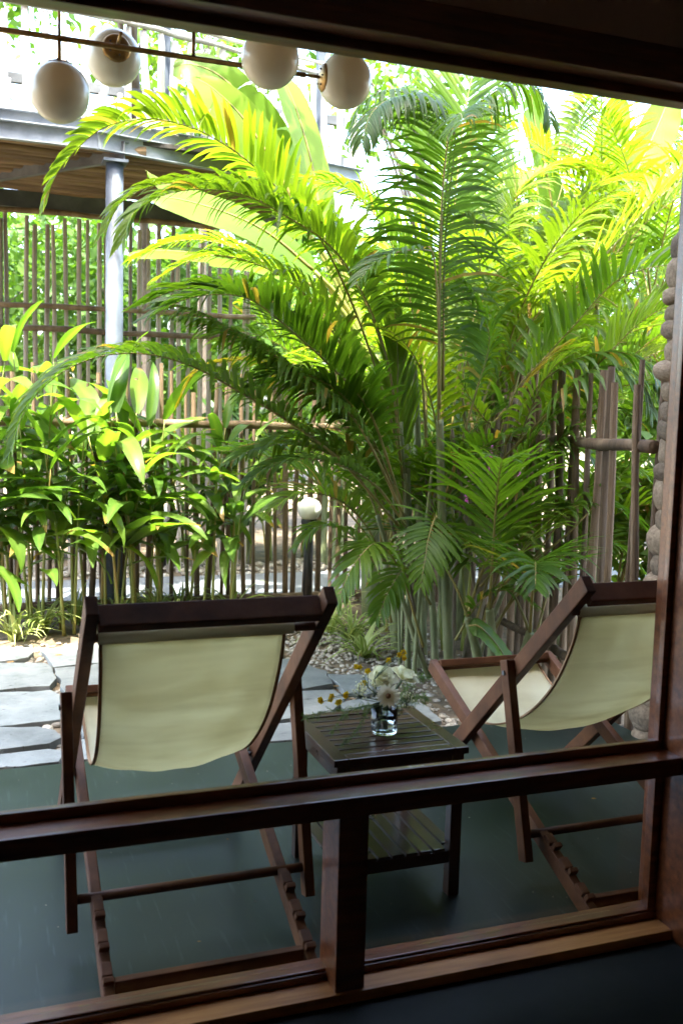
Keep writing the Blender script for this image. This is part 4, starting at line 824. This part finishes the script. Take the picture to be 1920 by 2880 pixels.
# ------------------------------------------------------------------ banana plants
def blade(par, path, width, nrm, name='leaf', mat='banana', tears=.12, droop=.10, k=26, tt=None, rib=True):
    rp = spline(path, k); T = np.gradient(rp, axis=0); mb = MB(); t0 = rnd.uniform(.2, .8) if tt is None else tt
    rows = []
    for i in range(k):
        u = i/(k-1); t = unit(T[i]); n_ = np.array(nrm, float); n_ = unit(n_-t*np.dot(n_, t)); s = np.cross(t, n_); hw = width/2*min(1, (u/.10+.25))*(1 if u < .72 else max(.04, math.sqrt(max(0, 1-((u-.72)/.28)**2)))); row = []
        for m_ in (-1, -.66, -.33, 0, .33, .66, 1): row.append(rp[i]+s*hw*m_+n_*(.10*width*abs(m_))-np.array([0, 0, 1.0])*droop*width*m_*m_*1.3+n_*rnd.uniform(-.004, .004)*abs(m_))
        rows.append(row)
    V = []; F = []
    for side in (0, 1):
        i = 0
        while i < k-1:
            j = i+1
            while j < k-1 and rnd.random() > tears: j += 1
            sag = rnd.uniform(0, .035) if j-i < 10 else 0; o_ = len(V)
            for q in range(i, j+1):
                for c_ in range(4):
                    m_ = 3-c_ if side == 0 else 3+c_; shrink = (1-.02*c_) ; pt = np.array(rows[q][m_]); 
                    if q in (i, j) and c_ == 3: pt = pt*.94+np.array(rows[q][3])*.06
                    V.append(pt-np.array([0, 0, 1.0])*sag*c_/3)
            for q in range(j-i):
                for c_ in range(3): F.append((o_+q*4+c_, o_+q*4+c_+1, o_+(q+1)*4+c_+1, o_+(q+1)*4+c_))
            i = j
    lf = mb.add(V, F, t0).build(name, mat, par, True, True)
    if rib: MB().tube(rp, np.linspace(.012*width/.25, .003, k), 6).build('midrib', 'petiole', lf, True)
    return lf
def banana(lab, base, leaves, hgt):
    bp_ = empty('banana_plant', (*base, -.05), lab, 'banana plant')
    top = np.array([base[0], base[1], hgt]); MB().tube(spline([(base[0]+.05, base[1], -.1), (base[0], base[1], hgt*.5), top], 12), np.linspace(.085, .045, 12), 14).build('trunk', 'cane', bp_, True)
    for pts, Ys, wd, nrm, tt in leaves:
        pp = pxpath(pts, Ys); MB().tube(spline([top-np.array([0, 0, .1]), (top+pp[0])/2+np.array([0, 0, .06]), pp[0]], 10), np.linspace(.028, .014, 10), 8).build('leaf_stalk', 'gstem', bp_, True)
        blade(bp_, pp, wd, nrm, tt=tt)
banana('banana plant with broad torn leaves behind the deck post', (2.72, 6.75), [
    ([(860, 640), (780, 480), (690, 340), (600, 250), (540, 215)], (6.75, 6.8, 6.85), .30, (-.5, -.6, .6), .55),
    ([(900, 620), (880, 480), (840, 330), (800, 230), (770, 200)], (6.9, 7.0, 7.1), .30, (.3, -.8, .4), .8),
    ([(790, 430), (710, 310), (620, 215), (535, 180), (490, 190)], (7.1, 7.15, 7.2), .34, (-.35, -.75, .5), .35),
    ([(840, 520), (780, 380), (700, 290), (640, 260)], (7.3, 7.3, 7.3), .30, (.2, -.85, .4), .3),
    ([(800, 560), (730, 420), (650, 300), (590, 270)], (7.0, 7.1, 7.2), .26, (-.4, -.7, .5), .7),
    ([(880, 760), (760, 660), (640, 600), (500, 560), (420, 555)], (6.6, 6.5, 6.45), .30, (-.25, -.75, .6), .6),
    ([(860, 790), (720, 740), (580, 715), (440, 705), (360, 715)], (6.55, 6.45, 6.4), .27, (0, -.45, .85), .6),
    ([(820, 700), (700, 640), (560, 560), (470, 520), (410, 480)], (6.7, 6.65, 6.6), .26, (-.3, -.6, .7), .75)], 1.9)
banana('banana plant with upright leaves behind the sunlit palm', (4.2, 6.9), [
    ([(1560, 640), (1530, 460), (1500, 330), (1490, 230)], (6.9, 6.9, 6.9), .30, (.2, -.9, .3), .7),
    ([(1660, 640), (1690, 480), (1720, 350), (1740, 250)], (6.9, 6.9, 6.9), .30, (.1, -.8, .6), .9),
    ([(1700, 640), (1790, 480), (1850, 350), (1890, 250)], (6.9, 6.9, 6.9), .32, (-.3, -.8, .5), .75),
    ([(1600, 700), (1480, 600), (1400, 560), (1330, 600)], (6.8, 6.6, 6.5), .28, (0, -.5, .85), .6),
    ([(1700, 760), (1800, 660), (1880, 640), (1960, 700)], (6.8, 6.6, 6.5), .28, (0, -.5, .85), .6)], 2.0)
banana('low banana sucker with rounded leaves under the palm canopy', (3.3, 6.6), [
    ([(1400, 1100), (1400, 1000), (1395, 920), (1370, 850)], (6.4, 6.4, 6.4), .26, (.2, -.9, .3), .6),
    ([(1430, 1080), (1480, 980), (1560, 930), (1640, 950)], (6.3, 6.3, 6.3), .22, (0, -.6, .8), .7),
    ([(1180, 1250), (1130, 1180), (1080, 1160), (980, 1190)], (6.3, 6.2, 6.2), .16, (0, -.6, .8), .6)], .9)
bl = empty('broadleaf_seedling', (2.75, 4.75, -.05), 'low seedling with one glossy dark broad leaf behind the deck chair', 'plant')
blade(bl, pxpath([(1318, 1760), (1345, 1762), (1385, 1800), (1420, 1850), (1435, 1890)], (4.45, 4.4, 4.35)), .13, (.3, -.7, .6), mat='ginger', tears=.0, tt=.05)
MB().tube(spline([(2.75, 4.75, -.08), (2.6, 4.6, .3), P(1318, 1760, 4.45)], 10), .006, 8).build('stalk', 'gstem', bl, True)

# ------------------------------------------------------------------ ginger plants along the fence
def gleaf_mesh(seed):
    r = random.Random(seed); k = 10; V = []; F = []; bend = r.uniform(.5, 1.6); q = np.zeros(3); e = .5
    for i in range(k):
        u = i/(k-1); e_ = .45-bend*u**1.3; d = np.array([math.cos(e_), 0, math.sin(e_)])
        if i: q = q+d/(k-1)
        hw = .098*math.sin(math.pi*min(1, (.04+.96*u)**.8))**.8+.004; n_ = np.array([-d[2], 0, d[0]]); wv = .012*math.sin(9*u+seed)
        for m_ in (-1, -.5, 0, .5, 1): V.append(q+np.array([0, hw*m_, 0])+n_*(.22*hw*abs(m_)+wv*m_))
    for i in range(k-1):
        for j in range(4): F.append((i*5+j, i*5+j+1, i*5+j+6, i*5+j+5))
    t0 = r.random()*.7; me = mesh('leaf', V, F, True, [(2.0 if (seed % 4 == 1 and i//5 >= k-2) else min(1, t0+(.5 if i % 5 == 2 else 0))) for i in range(len(V))]); me.materials.append(M['ginger']); return me
GL = [gleaf_mesh(i) for i in range(8)]
def ginger(base, stems, lab, group, seed, hmin=1.15, hmax=1.75, leafL=(.46, .76)):
    r_ = random.Random(seed); g = empty('ginger_plant', (*base, -.05), lab, 'ginger plant', group)
    for s in range(stems):
        bx_, by_ = base[0]+r_.uniform(-.17, .17), base[1]+r_.uniform(-.13, .13); h = r_.uniform(hmin, hmax); lx, ly = r_.uniform(-.22, .22), r_.uniform(-.15, .12)
        sp_ = spline([(bx_, by_, -.08), (bx_+lx*.35, by_+ly*.35, h*.5), (bx_+lx, by_+ly, h)], 16); st_ = MB().tube(sp_, np.linspace(.0125, .004, 16), 7).build('stem', 'gstem', g, True)
        nl = r_.randint(7, 10); az0 = r_.uniform(0, 6.3)
        for i in range(nl):
            u = .46+.54*i/(nl-1); p = sp_[int(u*15)]; az = az0+(math.pi if i % 2 else 0)+r_.uniform(-.7, .7); o = link('leaf', r_.choice(GL), None, st_); L = r_.uniform(*leafL)
            o.location = p; o.scale = (L, L*r_.uniform(.7, 1.15), L); o.rotation_euler = (r_.uniform(-.3, .3), r_.uniform(-.55, .35)-(.5 if i == nl-1 else 0), az)
    return g
gl_lab = 'leafy ginger plant on bare yellow canes in front of the low stick fence'
for i, (bx_, by_, ns) in enumerate(((-.05, 6.75, 4), (.22, 6.95, 4), (.45, 6.72, 4), (.74, 6.9, 4), (1.02, 6.78, 4), (1.28, 6.95, 4), (1.52, 6.75, 1), (1.80, 6.95, 0), (2.72, 6.4, -1))):
    ginger((bx_, by_), ns+2, gl_lab, 'ginger plants along the fence', 40+i, hmin=1.0, hmax=1.82 if i < 4 else 1.5, leafL=(.40, .74) if i < 5 else (.36, .6))
for i, (bx_, by_) in enumerate(((1.2, 9.3), (1.9, 9.5), (2.6, 9.3), (3.2, 9.6))):
    ginger((bx_, by_), 4, 'leafy ginger plant in the border beyond the concrete walk', 'ginger plants beyond the walk', 70+i, .7, 1.3, (.3, .45))
for i, (bx_, by_) in enumerate(((2.75, 6.3), (2.95, 5.7), (2.9, 6.9))):
    ginger((bx_, by_), 4, 'slim ginger plant growing among the palm canes by the fence', 'ginger plants among the palm canes', 90+i, .9, 1.5, (.26, .4))
# strap-leaved plants on the bed edge
def strap(base, n_, lab, seed, L=(.26, .50)):
    r_ = random.Random(seed); mb = MB()
    for i in range(n_):
        a = r_.uniform(0, 6.3); e = R(r_.uniform(45, 85)); q = np.array([base[0]+r_.uniform(-.03, .03), base[1]+r_.uniform(-.03, .03), -.06]); LL = r_.uniform(*L); V = []; F = []; s = np.array([-math.sin(a), math.cos(a), 0]); k = 7
        for j in range(k):
            u = j/(k-1); ee = e-u**1.4*r_.uniform(1.3, 1.9); d = np.array([math.cos(a)*math.cos(ee), math.sin(a)*math.cos(ee), math.sin(ee)]); q = q+(d*LL/(k-1) if j else 0); q[2] = max(q[2], -.045) if j else q[2]; hw = .009*(1-u**2.2)+.0006; V += [q-s*hw+np.array([0, 0, hw*.5]), q.copy(), q+s*hw+np.array([0, 0, hw*.5])]
        for j in range(k-1):
            for m_ in range(2): F.append((j*3+m_, j*3+m_+1, j*3+m_+4, j*3+m_+3))
        mb.add(V, F, r_.random())
    o = mb.build('spider_plant', 'strap', None, True, True); return tag(o, lab, 'spider plant', 'spider plants below the ginger' if 'ginger' in lab else 'spider plants at the palm')
for i, (px, py) in enumerate(((40, 1790), (120, 1770), (215, 1745), (330, 1745), (430, 1735), (500, 1735), (640, 1735), (930, 1780), (985, 1800), (1020, 1850))):
    p = G(px, py, -.05); strap((p[0], max(p[1]-.1, 6.24) if px < 700 else p[1]), 40, 'striped spider plant edging the slate path below the ginger canes' if px < 700 else 'striped spider plant on the pebbles at the foot of the palm', 200+i)

# ------------------------------------------------------------------ trees and shrubs behind
def crown_mesh(name, c, rad, nleaf, size, mat, par, seed, clumps=26, pinkfrac=0):
    r_ = np.random.default_rng(seed); cc = r_.normal(size=(clumps, 3)); cc /= np.linalg.norm(cc, axis=1)[:, None]; cc *= (r_.random((clumps, 1))**.4)*np.array(rad)*.85; cc += np.array(c); cr = r_.uniform(.22, .42, clumps)*min(rad)
    idx = r_.integers(0, clumps, nleaf); p = cc[idx]+r_.normal(size=(nleaf, 3))*cr[idx][:, None]*.6
    d = r_.normal(size=(nleaf, 3)); d[:, 2] -= .3; d /= np.linalg.norm(d, axis=1)[:, None]; n_ = r_.normal(size=(nleaf, 3)); s = np.cross(d, n_); s /= np.linalg.norm(s, axis=1)[:, None]
    L = size*r_.uniform(.6, 1.3, nleaf)[:, None]; W = L*.24; up = np.cross(s, d)
    V = np.stack([p, p+d*L*.5-s*W+up*L*.06, p+d*L, p+d*L*.5+s*W+up*L*.06], 1).reshape(-1, 3); V[:, 2] = np.maximum(V[:, 2], 0.0)
    F = np.arange(nleaf*4).reshape(-1, 4); me = bpy.data.meshes.new(name); me.vertices.add(len(V)); me.vertices.foreach_set('co', V.ravel().astype(np.float32)); me.loops.add(nleaf*4); me.loops.foreach_set('vertex_index', F.ravel().astype(np.int32)); me.polygons.add(nleaf); me.polygons.foreach_set('loop_start', np.arange(0, nleaf*4, 4, dtype=np.int32))
    me.update(calc_edges=True); me.validate(); a = me.attributes.new('tint', 'FLOAT', 'POINT'); a.data.foreach_set('value', np.repeat(np.clip(r_.random(clumps)[idx]*.6+r_.random(nleaf)*.4, 0, 1), 4).astype(np.float32))
    return link(name, me, mat, par), cc
def tree(base, h, rad, lab, seed, n_=5000, size=.14, mat='tree', name='garden_tree', zc=None, cat='tree', tr=.08, lean=(0, 0)):
    t = empty(name, (*base, -.05), lab, cat); zc = zc or h-rad[2]*.9; cr, cc = crown_mesh('crown', (base[0]+lean[0], base[1]+lean[1], zc), rad, n_, size, mat, t, seed); r_ = random.Random(seed); mb = MB()
    top = np.array([base[0]+lean[0]+r_.uniform(-.2, .2), base[1]+lean[1], zc]); mb.tube(spline([(base[0], base[1], -.1), (base[0]+r_.uniform(-.15, .15), base[1], zc*.5), top], 12), np.linspace(tr, tr*.5, 12), 10)
    for q in cc[:14]:
        s_ = np.array([base[0], base[1], zc*.55])+(top-np.array([base[0], base[1], zc*.55]))*r_.uniform(.2, 1); mb.tube(spline([s_, (s_+q)/2+np.array([0, 0, .12]), q], 7), np.linspace(tr*.35, .008, 7), 6)
    mb.build('trunk', 'bark', t, True); return t
tree((-.6, 11.5), 4.6, (1.6, 1.3, 2.0), 'broad bushy tree behind the tall stick screen under the deck', 1, 7000, .13, zc=2.3)
tree((1.6, 11.8), 4.4, (1.5, 1.2, 1.9), 'loose light green tree behind the tall stick screen', 2, 6000, .13, zc=2.1)
tree((3.6, 12.0), 4.6, (1.5, 1.2, 2.0), 'bushy tree standing behind the bright palms', 3, 6000, .14, zc=2.3)
tree((5.9, 10.6), 5.2, (1.6, 1.4, 2.3), 'tall sunlit tree behind the palms and the stone wall', 4, 7000, .15, zc=2.6)
tree((8.0, 9.5), 5.5, (1.8, 1.5, 2.5), 'dense tree beyond the palms at the end of the garden', 5, 6000, .15, zc=2.8)
tree((-.3, 10.2), 5.6, (1.5, .7, .7), 'thin branching tree leaning over the deck railing', 6, 900, .12, zc=5.0, tr=.06)
tree((2.4, 10.8), 6.2, (1.6, .9, 1.1), 'open crowned tree with pale branches above the deck', 7, 1500, .14, zc=5.1, tr=.07)
tree((5.2, 11.5), 6.6, (1.8, 1.0, 1.1), 'open crowned tree showing white sky through its branches', 8, 1600, .15, zc=5.4, tr=.07)
tree((2.55, 9.9), 2.5, (.7, .4, .65), 'dark blue green bush beyond the walk lamp', 9, 2600, .10, 'treedark', 'leafy_bush', .95, 'bush', .04)
tree((.9, 10.0), 1.6, (.9, .4, .6), 'low dark green bush at the far edge of the walk', 10, 2600, .11, 'treedark', 'leafy_bush', .6, 'bush', .04)
tree((-.5, 10.0), 1.7, (.7, .4, .65), 'low rounded bush behind the foot of the stick screen', 14, 2400, .11, 'tree', 'leafy_bush', .6, 'bush', .04)
tree((4.3, 8.9), 2.6, (.9, .5, 1.0), 'leafy shrub filling the gap behind the dark stick fence', 15, 4200, .12, 'tree', 'leafy_bush', 1.1, 'bush', .04)
tree((3.9, 7.1), 1.7, (.35, .5, .6), 'pink flowering shrub glimpsed through the dark stick fence', 16, 900, .07, 'pink', 'flowering_shrub', .95, 'bush', .03)
tree((4.2, 5.2), 1.9, (.5, .8, .8), 'leafy shrub pressed against the outer side of the stick fence', 17, 4200, .11, 'tree', 'leafy_bush', .85, 'bush', .03)
tree((1.6, 10.6), 6.0, (2.6, 1.1, .6), 'spreading shade tree with a thin trunk reaching over the deck', 18, 700, .17, zc=5.6, tr=.06, lean=(-.6, -3.6))
far, _ = crown_mesh('far_foliage', (4, 20, 2.6), (17, 2.0, 3.2), 26000, .34, 'tree', None, 77, 160); tag(far, 'far mass of sunlit garden foliage', 'foliage', kind='stuff')
